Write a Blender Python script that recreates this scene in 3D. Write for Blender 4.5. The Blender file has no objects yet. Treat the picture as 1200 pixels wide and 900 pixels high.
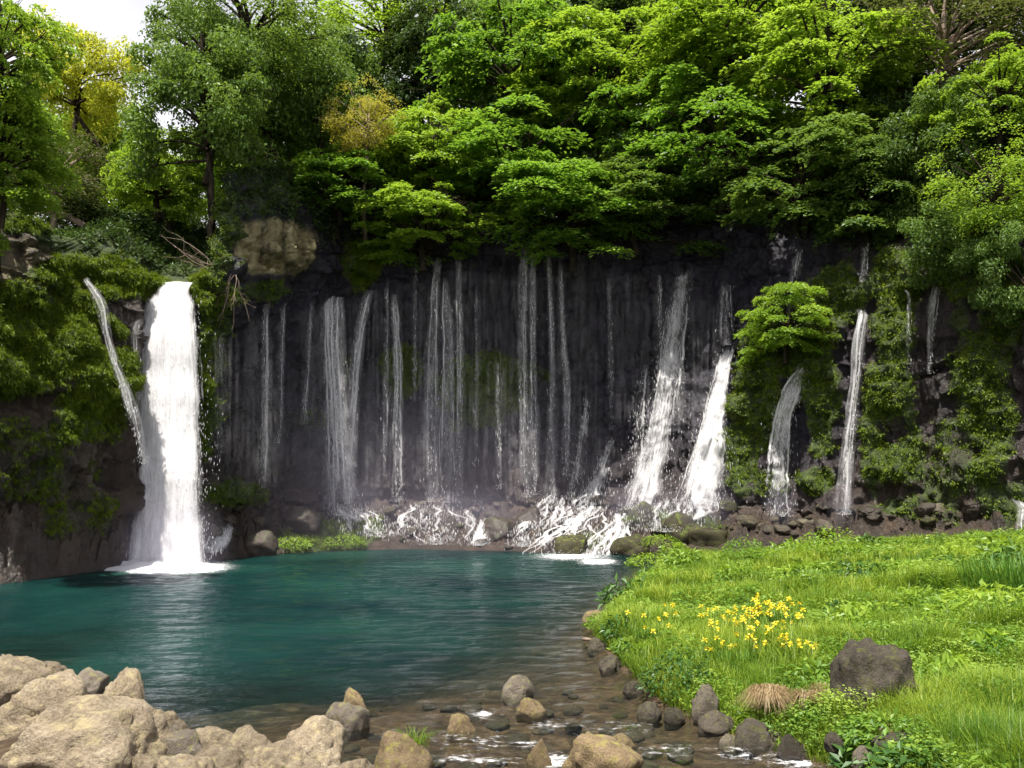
import bpy, math, random
import numpy as np
from mathutils import Vector

# ------------------------------------------------------------------ camera, sky, sun, exposure
sc = bpy.context.scene
col = sc.collection
CAMH, F, CX, CY, HOR = 5.0, 1039.0, 600.0, 450.0, 570.0
TH = math.atan((HOR - CY) / F)
cam = bpy.data.objects.new('camera', bpy.data.cameras.new('camera')); col.objects.link(cam)
cam.location = (0, 0, CAMH); cam.rotation_euler = (math.pi / 2 + TH, 0, 0)
cam.data.sensor_width = 36; cam.data.lens = 36 * F / 1200; cam.data.clip_end = 3000; cam.data.clip_start = 0.1
sc.camera = cam

SUN_EL, SUN_H = 68.0, (0.46, 0.888)        # light travels towards +x +y
world = bpy.data.worlds.new('World'); sc.world = world; world.use_nodes = True
wn, wl = world.node_tree.nodes, world.node_tree.links
bg = wn['Background']
sky = wn.new('ShaderNodeTexSky'); sky.sky_type = 'NISHITA'; sky.sun_disc = False
sky.sun_elevation = math.radians(SUN_EL)
sky.sun_rotation = math.atan2(-SUN_H[0], -SUN_H[1])
sky.air_density = 1.0; sky.dust_density = 4.0; sky.ozone_density = 1.0
wmix = wn.new('ShaderNodeMix'); wmix.data_type = 'RGBA'
wmix.inputs[0].default_value = 0.70
wl.new(sky.outputs[0], wmix.inputs[6])
wtc = wn.new('ShaderNodeTexCoord'); wsx = wn.new('ShaderNodeSeparateXYZ'); wl.new(wtc.outputs['Generated'], wsx.inputs[0])
wno = wn.new('ShaderNodeTexNoise'); wno.inputs['Scale'].default_value = 2.2; wno.inputs['Detail'].default_value = 6; wl.new(wtc.outputs['Generated'], wno.inputs['Vector'])
wma = wn.new('ShaderNodeMath'); wma.operation = 'MULTIPLY_ADD'; wl.new(wno.outputs[0], wma.inputs[0]); wma.inputs[1].default_value = .35; wl.new(wsx.outputs[2], wma.inputs[2])
wcr = wn.new('ShaderNodeValToRGB'); wl.new(wma.outputs[0], wcr.inputs[0])           # milky cloud, brightest towards the horizon
wcr.color_ramp.elements[0].position = .55; wcr.color_ramp.elements[0].color = (1, .965, 1, 1)
wcr.color_ramp.elements[1].position = .95; wcr.color_ramp.elements[1].color = (.27, .29, .37, 1)
wsc = wn.new('ShaderNodeVectorMath'); wsc.operation = 'SCALE'; wsc.inputs['Scale'].default_value = 13.5; wl.new(wcr.outputs[0], wsc.inputs[0]); wl.new(wsc.outputs[0], wmix.inputs[7])
wl.new(wmix.outputs[2], bg.inputs[0]); bg.inputs[1].default_value = 0.055

sun = bpy.data.objects.new('sun', bpy.data.lights.new('sun', 'SUN')); col.objects.link(sun)
sun.data.energy = 4.6; sun.data.angle = math.radians(0.6); sun.data.color = (1.0, 0.95, 0.86)
ce = math.cos(math.radians(SUN_EL))
sun.rotation_euler = Vector((SUN_H[0] * ce, SUN_H[1] * ce, -math.sin(math.radians(SUN_EL)))).to_track_quat('-Z', 'Y').to_euler()

vs = sc.view_settings
vs.view_transform = 'Standard'; vs.look = 'None'; vs.gamma = 1; vs.exposure = 1.15
cy = sc.cycles
cy.max_bounces = 6; cy.diffuse_bounces = 3; cy.glossy_bounces = 2; cy.transmission_bounces = 3
cy.transparent_max_bounces = 24; cy.caustics_reflective = False; cy.caustics_refractive = False
cy.use_adaptive_sampling = True; cy.adaptive_threshold = 0.02
try: cy.use_denoising = True
except Exception: pass
cy.sample_clamp_indirect = 4

# ------------------------------------------------------------------ helpers
rng = np.random.default_rng(7)
random.seed(7)
ST, CT = math.sin(TH), math.cos(TH)

def ray(u, v):
    dx = (np.asarray(u, float) - CX) / F; dy = -(np.asarray(v, float) - CY) / F
    return dx, CT - dy * ST, ST + dy * CT
def P(u, v, Y):
    x, y, z = ray(u, v); k = Y / y
    return np.stack(np.broadcast_arrays(x * k, Y + 0 * k, CAMH + z * k), -1)
def G(u, v, z=0.0):
    x, y, zz = ray(u, v); k = (z - CAMH) / zz
    return np.stack(np.broadcast_arrays(x * k, y * k, z + 0 * k), -1)
def proj(p):
    p = np.asarray(p, float); x = p[..., 0]; y = p[..., 1]; z = p[..., 2] - CAMH
    d = y * CT + z * ST; h = -y * ST + z * CT
    return CX + F * x / d, CY - F * h / d

def _hash(ix, iy, iz, s):
    n = (ix.astype(np.int64) * 374761393 + iy.astype(np.int64) * 668265263 + iz.astype(np.int64) * 2147483647 + s * 974634777) & 0xffffffff
    n = ((n ^ (n >> 13)) * 1274126177) & 0xffffffff
    n = ((n ^ (n >> 16)) * 2246822519) & 0xffffffff
    return ((n ^ (n >> 15)) & 0xffffff) / float(0xffffff)
def vnoise(p, s=0):
    p = np.asarray(p, float); i = np.floor(p); f = p - i; f = f * f * (3 - 2 * f)
    x, y, z = (i[..., k].astype(np.int64) for k in range(3)); a, b, c = f[..., 0], f[..., 1], f[..., 2]
    def h(dx, dy, dz): return _hash(x + dx, y + dy, z + dz, s)
    l = lambda q, w, t: q + (w - q) * t
    r = l(l(l(h(0,0,0), h(1,0,0), a), l(h(0,1,0), h(1,1,0), a), b), l(l(h(0,0,1), h(1,0,1), a), l(h(0,1,1), h(1,1,1), a), b), c)
    return r * 2 - 1
def fbm(p, o=4, s=0):
    p = np.asarray(p, float); r = 0; a = 0.5
    for k in range(o):
        r = r + a * vnoise(p, s + k * 17); p = p * 2.03 + 11.3; a *= 0.5
    return r
def worley(p, s=0):
    p = np.asarray(p, float); i = np.floor(p).astype(np.int64)
    f1 = np.full(p.shape[:-1], 9.0); f2 = f1.copy(); cid = np.zeros(p.shape[:-1])
    for dx in (-1, 0, 1):
        for dy in (-1, 0, 1):
            for dz in (-1, 0, 1):
                x, y, z = i[..., 0] + dx, i[..., 1] + dy, i[..., 2] + dz
                q = np.stack([x + _hash(x, y, z, s), y + _hash(x, y, z, s + 5), z + _hash(x, y, z, s + 9)], -1)
                d = np.sqrt(((q - p) ** 2).sum(-1)); c = _hash(x, y, z, s + 23)
                m = d < f1
                f2 = np.where(m, f1, np.minimum(f2, d)); cid = np.where(m, c, cid); f1 = np.where(m, d, f1)
    return f1, f2, cid
def smooth(a, b, x):
    t = np.clip((x - a) / (b - a), 0, 1); return t * t * (3 - 2 * t)
def nrm(v): return v / np.maximum(np.linalg.norm(v, axis=-1, keepdims=True), 1e-9)

def make_mesh(name, V, Fc, attrs=None, uv=None, smooth_shade=True, mat=None):
    V = np.ascontiguousarray(V, np.float32).reshape(-1, 3); Fc = np.ascontiguousarray(Fc, np.int32)
    k = Fc.shape[1]; me = bpy.data.meshes.new(name)
    me.vertices.add(len(V)); me.vertices.foreach_set('co', V.ravel())
    me.loops.add(Fc.size); me.loops.foreach_set('vertex_index', Fc.ravel())
    me.polygons.add(len(Fc)); me.polygons.foreach_set('loop_start', np.arange(0, Fc.size, k, dtype=np.int32))
    me.polygons.foreach_set('use_smooth', np.full(len(Fc), smooth_shade, bool))
    for n, a in (attrs or {}).items():
        at = me.attributes.new(n, 'FLOAT', 'POINT'); at.data.foreach_set('value', np.ascontiguousarray(a, np.float32).ravel())
    if uv is not None:
        ul = me.uv_layers.new(name='UVMap'); ul.data.foreach_set('uv', np.ascontiguousarray(uv, np.float32)[Fc.ravel()].ravel())
    me.update(calc_edges=True)
    if mat: me.materials.append(mat)
    return me
def obj(name, me, parent=None, mat=None):
    o = bpy.data.objects.new(name, me); col.objects.link(o)
    if parent: o.parent = parent
    if mat:
        o.material_slots[0].link = 'OBJECT'; o.material_slots[0].material = mat
    return o
def tag(o, label=None, cat=None, group=None, kind=None):
    for k, v in (('label', label), ('category', cat), ('group', group), ('kind', kind)):
        if v: o[k] = v
    return o
def empty(name, loc):
    o = bpy.data.objects.new(name, None); col.objects.link(o); o.location = Vector([float(c) for c in loc]); o.empty_display_size = .3
    return o
def grid_faces(n, m):
    i = np.arange(n - 1)[:, None] * m + np.arange(m - 1)[None, :]
    return np.stack([i, i + m, i + m + 1, i + 1], -1).reshape(-1, 4)

def tube(path, rad, k=7):
    path = np.asarray(path, float); rad = np.asarray(rad, float); n = len(path)
    t = nrm(np.gradient(path, axis=0)); ref = np.where(np.abs(t[:, 2:3]) > .9, np.array([[1., 0, 0]]), np.array([[0, 0, 1.]]))
    a = nrm(np.cross(t, ref)); b = np.cross(t, a)
    an = np.linspace(0, 2 * np.pi, k, endpoint=False)
    V = path[:, None] + rad[:, None, None] * (np.cos(an)[None, :, None] * a[:, None] + np.sin(an)[None, :, None] * b[:, None])
    i = np.arange(n - 1)[:, None] * k; j = np.arange(k)[None, :]; j2 = (j + 1) % k
    return V.reshape(-1, 3), np.stack([i + j, i + k + j, i + k + j2, i + j2], -1).reshape(-1, 4)
def join(parts):
    Vs, Fs, o = [], [], 0
    for V, Fc in parts:
        Vs.append(V); Fs.append(Fc + o); o += len(V)
    return np.concatenate(Vs), np.concatenate(Fs)

# ------------------------------------------------------------------ materials
def new_mat(name):
    m = bpy.data.materials.new(name); m.use_nodes = True; nt = m.node_tree; nt.nodes.clear()
    out = nt.nodes.new('ShaderNodeOutputMaterial')
    def N(t, **kw):
        n = nt.nodes.new('ShaderNode' + t)
        for k, v in kw.items():
            if k.startswith('i_'):
                key = k[2:]; key = int(key) if key.isdigit() else key
                n.inputs[key].default_value = v
            else: setattr(n, k, v)
        return n
    L = lambda a, b: nt.links.new(a, b)
    return m, out, N, L
def ramp(N, stops, interp='LINEAR'):
    r = N('ValToRGB'); e = r.color_ramp.elements; r.color_ramp.interpolation = interp
    while len(e) < len(stops): e.new(0.5)
    for q, (p, c) in zip(e, stops): q.position = p; q.color = (*c, 1) if len(c) == 3 else c
    return r
def noise_tex(N, L, scale, detail=5, rough=.55, coord=None, vec=None, sc3=None):
    n = N('TexNoise'); n.inputs['Scale'].default_value = scale; n.inputs['Detail'].default_value = detail; n.inputs['Roughness'].default_value = rough
    if coord is None:
        g = N('NewGeometry'); coord = g.outputs['Position']
    if sc3:
        mp = N('Mapping'); mp.inputs['Scale'].default_value = sc3; L(coord, mp.inputs['Vector']); coord = mp.outputs[0]
    L(coord, n.inputs['Vector']); return n
def mixc(N, L, fac, a, b, blend='MIX'):
    m = N('Mix', data_type='RGBA', blend_type=blend); 
    for s, v in ((0, fac), (6, a), (7, b)):
        if hasattr(v, 'links') or hasattr(v, 'is_output'): L(v, m.inputs[s])
        else: m.inputs[s].default_value = v if s == 0 else (*v, 1)
    return m.outputs[2]
def mathn(N, L, op, a, b=None, clamp=False):
    m = N('Math', operation=op, use_clamp=clamp)
    for s, v in ((0, a), (1, b)):
        if v is None: continue
        if hasattr(v, 'is_output'): L(v, m.inputs[s])
        else: m.inputs[s].default_value = v
    return m.outputs[0]
def attr(N, name):
    a = N('Attribute', attribute_name=name); return a.outputs['Fac']

def leaf_mat(name, dark, mid, light, trans=.38, tcol=None):
    m, out, N, L = new_mat(name)
    t = attr(N, 'tint'); oi = N('ObjectInfo')
    t2 = mathn(N, L, 'ADD', t, mathn(N, L, 'MULTIPLY', mathn(N, L, 'SUBTRACT', oi.outputs['Random'], .5), .3), True)
    r = ramp(N, [(0, dark), (.5, mid), (1, light)]); L(t2, r.inputs[0])
    d = N('BsdfDiffuse'); L(r.outputs[0], d.inputs[0])
    tr = N('BsdfTranslucent'); L(mixc(N, L, .5, r.outputs[0], tcol or (mid[0] * 2.2, mid[1] * 1.9, mid[2] * .7)), tr.inputs[0])
    mx = N('MixShader', i_0=trans); L(d.outputs[0], mx.inputs[1]); L(tr.outputs[0], mx.inputs[2])
    gl = N('BsdfGlossy'); gl.inputs['Roughness'].default_value = .42; gl.inputs[0].default_value = (.8, .9, .8, 1)
    m2 = N('MixShader', i_0=.018); L(mx.outputs[0], m2.inputs[1]); L(gl.outputs[0], m2.inputs[2])
    L(m2.outputs[0], out.inputs[0]); return m

M = {}
M['maple'] = leaf_mat('maple_leaves', (.050, .105, .016), (.130, .255, .032), (.290, .440, .060), .50)
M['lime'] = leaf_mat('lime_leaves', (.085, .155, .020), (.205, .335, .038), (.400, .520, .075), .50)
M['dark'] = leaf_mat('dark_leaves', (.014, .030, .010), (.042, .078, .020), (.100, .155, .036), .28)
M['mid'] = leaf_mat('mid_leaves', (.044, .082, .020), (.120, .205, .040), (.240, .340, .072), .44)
M['olive'] = leaf_mat('olive_leaves', (.035, .050, .018), (.085, .110, .035), (.160, .185, .060), .36)
M['gold'] = leaf_mat('gold_leaves', (.140, .155, .030), (.290, .290, .050), (.450, .430, .090), .50)
M['yellow'] = leaf_mat('yellow_leaves', (.200, .240, .030), (.400, .450, .055), (.620, .640, .110), .55)
M['moss'] = leaf_mat('moss_leaves', (.040, .070, .006), (.110, .165, .010), (.220, .280, .018), .34)
M['grass'] = leaf_mat('grass_blades', (.042, .098, .012), (.150, .255, .026), (.370, .440, .060), .42)
M['reed'] = leaf_mat('reed_blades', (.030, .090, .018), (.070, .170, .026), (.150, .280, .040), .38)
M['broad'] = leaf_mat('broad_leaves', (.055, .130, .020), (.145, .255, .034), (.290, .390, .065), .36)
M['blue'] = leaf_mat('bluish_leaves', (.022, .060, .016), (.058, .130, .026), (.120, .210, .045), .30)
M['straw'] = leaf_mat('straw_blades', (.110, .075, .038), (.240, .170, .090), (.380, .290, .165), .2)
M['petal'] = leaf_mat('yellow_petals', (.62, .47, .02), (.80, .64, .03), (.88, .76, .10), .35, (.8, .66, .05))

def bark_mat(name, a, b):
    m, out, N, L = new_mat(name)
    n = noise_tex(N, L, 3, 6, .6, sc3=(1, 1, .25)); r = ramp(N, [(.3, a), (.7, b)]); L(n.outputs[0], r.inputs[0])
    d = N('BsdfDiffuse'); L(r.outputs[0], d.inputs[0])
    bp = N('Bump'); bp.inputs['Strength'].default_value = .6; bp.inputs['Distance'].default_value = .05; L(n.outputs[0], bp.inputs['Height']); L(bp.outputs[0], d.inputs['Normal'])
    L(d.outputs[0], out.inputs[0]); return m
M['bark'] = bark_mat('dark_bark', (.012, .010, .008), (.06, .048, .036))
M['pale_bark'] = bark_mat('pale_bark', (.12, .09, .07), (.34, .27, .21))

def rock_mat(name, c0, c1, c2, wet=False, lichen=None, sc=1.0):
    m, out, N, L = new_mat(name)
    tc = N('TexCoord').outputs['Object']; oi = N('ObjectInfo')
    off = N('Combine' 'XYZ'); L(mathn(N, L, 'MULTIPLY', oi.outputs['Random'], 40), off.inputs[0])
    va = N('VectorMath', operation='ADD'); L(tc, va.inputs[0]); L(off.outputs[0], va.inputs[1]); co = va.outputs[0]
    n1 = noise_tex(N, L, 1.6 * sc, 8, .62, co); n2 = noise_tex(N, L, 9 * sc, 8, .7, co); n3 = noise_tex(N, L, 46 * sc, 4, .7, co)
    r = ramp(N, [(.28, c0), (.5, c1), (.74, c2)])
    f = mathn(N, L, 'ADD', mathn(N, L, 'MULTIPLY', n1.outputs[0], .6), mathn(N, L, 'MULTIPLY', n2.outputs[0], .4)); L(f, r.inputs[0])
    c = r.outputs[0]
    sp = ramp(N, [(.38, (.35, .32, .3)), (.58, (1, 1, 1))]); L(n3.outputs[0], sp.inputs[0])
    c = mixc(N, L, .6, c, sp.outputs[0], 'MULTIPLY')
    if lichen:
        lr = ramp(N, [(.52, (0, 0, 0)), (.62, (1, 1, 1))]); n4 = noise_tex(N, L, 7.5 * sc, 7, .68, co); L(n4.outputs[0], lr.inputs[0])
        g = N('NewGeometry'); sx = N('SeparateXYZ'); L(g.outputs['Normal'], sx.inputs[0])
        up = mathn(N, L, 'MULTIPLY', lr.outputs[0], mathn(N, L, 'ADD', mathn(N, L, 'MULTIPLY', sx.outputs[2], .7), .35, True), True)
        c = mixc(N, L, up, c, lichen)
    va2 = mathn(N, L, 'ADD', mathn(N, L, 'MULTIPLY', oi.outputs['Random'], .5), .75)
    hs = N('HueSaturation'); L(va2, hs.inputs['Value']); L(c, hs.inputs['Color'])
    b = N('BsdfPrincipled'); L(hs.outputs[0], b.inputs['Base Color']); b.inputs['Roughness'].default_value = .38 if wet else .85
    b.inputs['Specular IOR Level'].default_value = .5 if wet else .25
    bp = N('Bump'); bp.inputs['Strength'].default_value = 1.0; bp.inputs['Distance'].default_value = .10 / sc
    L(mathn(N, L, 'ADD', n2.outputs[0], mathn(N, L, 'MULTIPLY', n3.outputs[0], .35)), bp.inputs['Height']); L(bp.outputs[0], b.inputs['Normal'])
    L(b.outputs[0], out.inputs[0]); return m
M['pale_rock'] = rock_mat('pale_rock', (.10, .078, .052), (.34, .275, .19), (.56, .48, .35), lichen=(.42, .35, .20))
M['grey_rock'] = rock_mat('grey_rock', (.09, .075, .06), (.20, .17, .135), (.34, .30, .25), lichen=(.26, .25, .10))
M['brown_rock'] = rock_mat('brown_rock', (.034, .029, .023), (.092, .078, .060), (.18, .152, .12), lichen=(.12, .12, .04))
M['wet_rock'] = rock_mat('wet_rock', (.022, .016, .013), (.055, .040, .032), (.115, .085, .065), True, lichen=(.05, .065, .018))
M['moss_rock'] = rock_mat('mossy_rock', (.018, .015, .010), (.045, .040, .022), (.085, .075, .040), lichen=(.10, .135, .016))
M['tan_rock'] = rock_mat('tan_rock', (.12, .09, .05), (.26, .19, .11), (.40, .31, .19), lichen=(.30, .27, .08))

def cliff_material():
    m, out, N, L = new_mat('cliff_rock')
    n1 = noise_tex(N, L, .35, 8, .6); n2 = noise_tex(N, L, 1.6, 8, .68); n3 = noise_tex(N, L, 7, 5, .7)
    nv = noise_tex(N, L, .9, 6, .6, sc3=(1, 1, .12)); nh = noise_tex(N, L, .8, 6, .65, sc3=(.18, .18, 1.6))
    f = mathn(N, L, 'ADD', mathn(N, L, 'MULTIPLY', nv.outputs[0], .55), mathn(N, L, 'ADD', mathn(N, L, 'MULTIPLY', nh.outputs[0], .2), mathn(N, L, 'MULTIPLY', n2.outputs[0], .25)))
    r = ramp(N, [(.38, (.0028, .0024, .0055)), (.48, (.0078, .006, .0135)), (.57, (.018, .0135, .0255)), (.72, (.052, .040, .058))]); L(f, r.inputs[0])
    warm = ramp(N, [(.32, (.010, .007, .005)), (.47, (.030, .020, .014)), (.60, (.066, .044, .030)), (.74, (.15, .105, .07))]); L(f, warm.inputs[0])
    c = mixc(N, L, attr(N, 'warm'), r.outputs[0], warm.outputs[0])
    tan = ramp(N, [(.36, (.05, .038, .018)), (.5, (.23, .195, .09)), (.68, (.38, .33, .18))]); L(nv.outputs[0], tan.inputs[0])
    c = mixc(N, L, attr(N, 'tan'), c, tan.outputs[0])
    mossr = ramp(N, [(.30, (.010, .014, .004)), (.50, (.034, .052, .009)), (.72, (.085, .12, .018))]); L(n2.outputs[0], mossr.inputs[0])
    mk = mathn(N, L, 'ADD', attr(N, 'moss'), mathn(N, L, 'MULTIPLY', mathn(N, L, 'SUBTRACT', n3.outputs[0], .5), 1.1))
    mk = mathn(N, L, 'ADD', mk, mathn(N, L, 'MULTIPLY', mathn(N, L, 'SUBTRACT', n1.outputs[0], .5), .9))
    mr = ramp(N, [(.42, (0, 0, 0)), (.62, (1, 1, 1))]); L(mk, mr.inputs[0])
    c = mixc(N, L, mr.outputs[0], c, mossr.outputs[0])
    b = N('BsdfPrincipled'); L(c, b.inputs['Base Color'])
    rr = mathn(N, L, 'ADD', mathn(N, L, 'MULTIPLY', mr.outputs[0], .5), .30); L(rr, b.inputs['Roughness']); b.inputs['Specular IOR Level'].default_value = .5
    bp = N('Bump'); bp.inputs['Strength'].default_value = .9; bp.inputs['Distance'].default_value = .35
    L(mathn(N, L, 'ADD', n2.outputs[0], mathn(N, L, 'MULTIPLY', n3.outputs[0], .4)), bp.inputs['Height']); L(bp.outputs[0], b.inputs['Normal'])
    L(b.outputs[0], out.inputs[0]); return m
M['cliff'] = cliff_material()

def ground_material():
    m, out, N, L = new_mat('earth_and_bed')
    n1 = noise_tex(N, L, .5, 7, .6); n2 = noise_tex(N, L, 4, 7, .65)
    vo = N('TexVoronoi'); vo.inputs['Scale'].default_value = 2.6; g = N('NewGeometry'); L(g.outputs['Position'], vo.inputs['Vector'])
    bed = ramp(N, [(.25, (.022, .015, .010)), (.5, (.070, .048, .030)), (.75, (.16, .115, .07))]); L(n2.outputs[0], bed.inputs[0])
    vr = ramp(N, [(0, (.35, .35, .35)), (1, (1.25, 1.2, 1.1))]); L(vo.outputs['Color'], vr.inputs[0]); st = mixc(N, L, .8, bed.outputs[0], vr.outputs[0], 'MULTIPLY')
    soil = ramp(N, [(.3, (.020, .026, .008)), (.55, (.045, .055, .014)), (.75, (.09, .08, .03))]); L(n2.outputs[0], soil.inputs[0])
    c = mixc(N, L, attr(N, 'land'), st, soil.outputs[0])
    b = N('BsdfPrincipled'); L(c, b.inputs['Base Color']); b.inputs['Roughness'].default_value = .9; b.inputs['Specular IOR Level'].default_value = .2
    bp = N('Bump'); bp.inputs['Strength'].default_value = .7; bp.inputs['Distance'].default_value = .15; L(n2.outputs[0], bp.inputs['Height']); L(bp.outputs[0], b.inputs['Normal'])
    L(b.outputs[0], out.inputs[0]); return m
M['ground'] = ground_material()

def water_material():
    m, out, N, L = new_mat('pool_water')
    g = N('NewGeometry')
    w1 = noise_tex(N, L, 1.3, 3, .5, g.outputs['Position'], sc3=(.55, 1.6, 1)); w2 = noise_tex(N, L, 5.2, 4, .6, g.outputs['Position'], sc3=(.6, 1.5, 1))
    w0 = noise_tex(N, L, .55, 3, .5, g.outputs['Position'], sc3=(.45, 1.5, 1))
    h = mathn(N, L, 'ADD', mathn(N, L, 'MULTIPLY', w0.outputs[0], .9), mathn(N, L, 'ADD', mathn(N, L, 'MULTIPLY', w1.outputs[0], .5), mathn(N, L, 'MULTIPLY', w2.outputs[0], .22)))
    bp = N('Bump'); bp.inputs['Strength'].default_value = 1.0; bp.inputs['Distance'].default_value = .42; L(h, bp.inputs['Height'])
    dep = attr(N, 'depth')
    k = mathn(N, L, 'SUBTRACT', 1.0, mathn(N, L, 'POWER', 2.718, mathn(N, L, 'MULTIPLY', mathn(N, L, 'MAXIMUM', mathn(N, L, 'SUBTRACT', dep, .22), 0.0), -1.0)))
    nc = noise_tex(N, L, .12, 4, .5); tr = ramp(N, [(.30, (.0015, .013, .016)), (.68, (.008, .044, .034))]); L(nc.outputs[0], tr.inputs[0])
    body = N('BsdfDiffuse'); L(tr.outputs[0], body.inputs[0])
    tp = N('BsdfTransparent'); L(mixc(N, L, k, (.90, .92, .86), (.25, .62, .62)), tp.inputs[0])
    bm = N('MixShader'); L(mathn(N, L, 'MULTIPLY', k, .93), bm.inputs[0]); L(tp.outputs[0], bm.inputs[1]); L(body.outputs[0], bm.inputs[2])
    gl = N('BsdfGlossy'); gl.inputs['Roughness'].default_value = .06; gl.inputs[0].default_value = (.9, .95, 1, 1); L(bp.outputs[0], gl.inputs['Normal'])
    fr = N('Fresnel'); fr.inputs['IOR'].default_value = 1.33; L(bp.outputs[0], fr.inputs['Normal'])
    mx = N('MixShader'); L(mathn(N, L, 'MULTIPLY', fr.outputs[0], .9), mx.inputs[0]); L(bm.outputs[0], mx.inputs[1]); L(gl.outputs[0], mx.inputs[2])
    fo = N('BsdfDiffuse'); fo.inputs[0].default_value = (.84, .84, .86, 1)
    nf = noise_tex(N, L, 4.2, 9, .78, g.outputs['Position'], sc3=(1.0, 1.7, 1)); 
    fk = mathn(N, L, 'ADD', mathn(N, L, 'MULTIPLY', mathn(N, L, 'SUBTRACT', nf.outputs[0], .5), 2.4), mathn(N, L, 'MULTIPLY', attr(N, 'foam'), 1.0))
    fr2 = ramp(N, [(.50, (0, 0, 0)), (.95, (1, 1, 1))]); L(fk, fr2.inputs[0])
    ff = mathn(N, L, 'MULTIPLY', fr2.outputs[0], mathn(N, L, 'MULTIPLY', attr(N, 'foam'), 1.6, True))
    m3 = N('MixShader'); L(ff, m3.inputs[0]); L(mx.outputs[0], m3.inputs[1]); L(fo.outputs[0], m3.inputs[2])
    L(m3.outputs[0], out.inputs[0]); return m
M['water'] = water_material()

def fall_material(name, fine=1.0, solid=False):
    m, out, N, L = new_mat(name)
    uv = N('UVMap').outputs[0]; dens = attr(N, 'dens')
    a = noise_tex(N, L, 1, 5, .6, uv, sc3=(6.5 * fine, .20, 1)); b = noise_tex(N, L, 1, 5, .72, uv, sc3=(15 * fine, 1.4, 1)); c = noise_tex(N, L, 1, 3, .5, uv, sc3=(1.5, .5, 1))
    s = mathn(N, L, 'ADD', mathn(N, L, 'MULTIPLY', mathn(N, L, 'SUBTRACT', mathn(N, L, 'MULTIPLY', a.outputs[0], 1.5), .25), .45), mathn(N, L, 'ADD', mathn(N, L, 'MULTIPLY', mathn(N, L, 'SUBTRACT', mathn(N, L, 'MULTIPLY', b.outputs[0], 1.5), .25), .37), mathn(N, L, 'SUBTRACT', mathn(N, L, 'MULTIPLY', c.outputs[0], .52), .17)))
    s = mathn(N, L, 'ADD', s, mathn(N, L, 'SUBTRACT', dens, .5))
    r = ramp(N, [(.46, (0, 0, 0)), (.62, (.30, .30, .30)), (.95, (1, 1, 1))]); L(s, r.inputs[0])
    d = N('BsdfDiffuse'); d.inputs[0].default_value = (.92, .91, .92, 1); t = N('BsdfTranslucent'); t.inputs[0].default_value = (.92, .92, .94, 1)
    w = N('MixShader', i_0=.35); L(d.outputs[0], w.inputs[1]); L(t.outputs[0], w.inputs[2])
    bp = N('Bump'); bp.inputs['Strength'].default_value = .35; bp.inputs['Distance'].default_value = .1; L(s, bp.inputs['Height']); L(bp.outputs[0], d.inputs['Normal'])
    tp = N('BsdfTransparent'); mx = N('MixShader'); L(r.outputs[0], mx.inputs[0]); L(tp.outputs[0], mx.inputs[1]); L(w.outputs[0], mx.inputs[2])
    L(mx.outputs[0], out.inputs[0]); return m
M['fall'] = fall_material('falling_water')
def veil_material():
    m, out, N, L = new_mat('soft_falling_water'); uv = N('UVMap').outputs[0]; dens = attr(N, 'dens')
    a = noise_tex(N, L, 1, 4, .62, uv, sc3=(4.2, .10, 1)); c = noise_tex(N, L, 1, 3, .6, uv, sc3=(1.2, .55, 1)); b = noise_tex(N, L, 1, 3, .7, uv, sc3=(12, 1.1, 1))
    r = ramp(N, [(.44, (0, 0, 0)), (.74, (1, 1, 1))]); L(mathn(N, L, 'ADD', mathn(N, L, 'MULTIPLY', a.outputs[0], .65), mathn(N, L, 'MULTIPLY', b.outputs[0], .35)), r.inputs[0])
    r2 = ramp(N, [(.32, (.15, .15, .15)), (.62, (1, 1, 1))]); L(c.outputs[0], r2.inputs[0])
    d = N('BsdfDiffuse'); d.inputs[0].default_value = (.90, .89, .92, 1); t = N('BsdfTranslucent'); t.inputs[0].default_value = (.9, .9, .93, 1)
    w = N('MixShader', i_0=.35); L(d.outputs[0], w.inputs[1]); L(t.outputs[0], w.inputs[2])
    tp = N('BsdfTransparent'); mx = N('MixShader'); L(mathn(N, L, 'MULTIPLY', mathn(N, L, 'MULTIPLY', r.outputs[0], r2.outputs[0]), dens), mx.inputs[0]); L(tp.outputs[0], mx.inputs[1]); L(w.outputs[0], mx.inputs[2])
    L(mx.outputs[0], out.inputs[0]); return m
M['veil'] = veil_material()
def foam_material():
    m, out, N, L = new_mat('white_foam')
    d = N('BsdfDiffuse'); d.inputs[0].default_value = (.92, .92, .93, 1); t = N('BsdfTranslucent'); t.inputs[0].default_value = (.9, .9, .92, 1)
    w = N('MixShader', i_0=.4); L(d.outputs[0], w.inputs[1]); L(t.outputs[0], w.inputs[2]); L(w.outputs[0], out.inputs[0]); return m
M['foam'] = foam_material()

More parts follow.
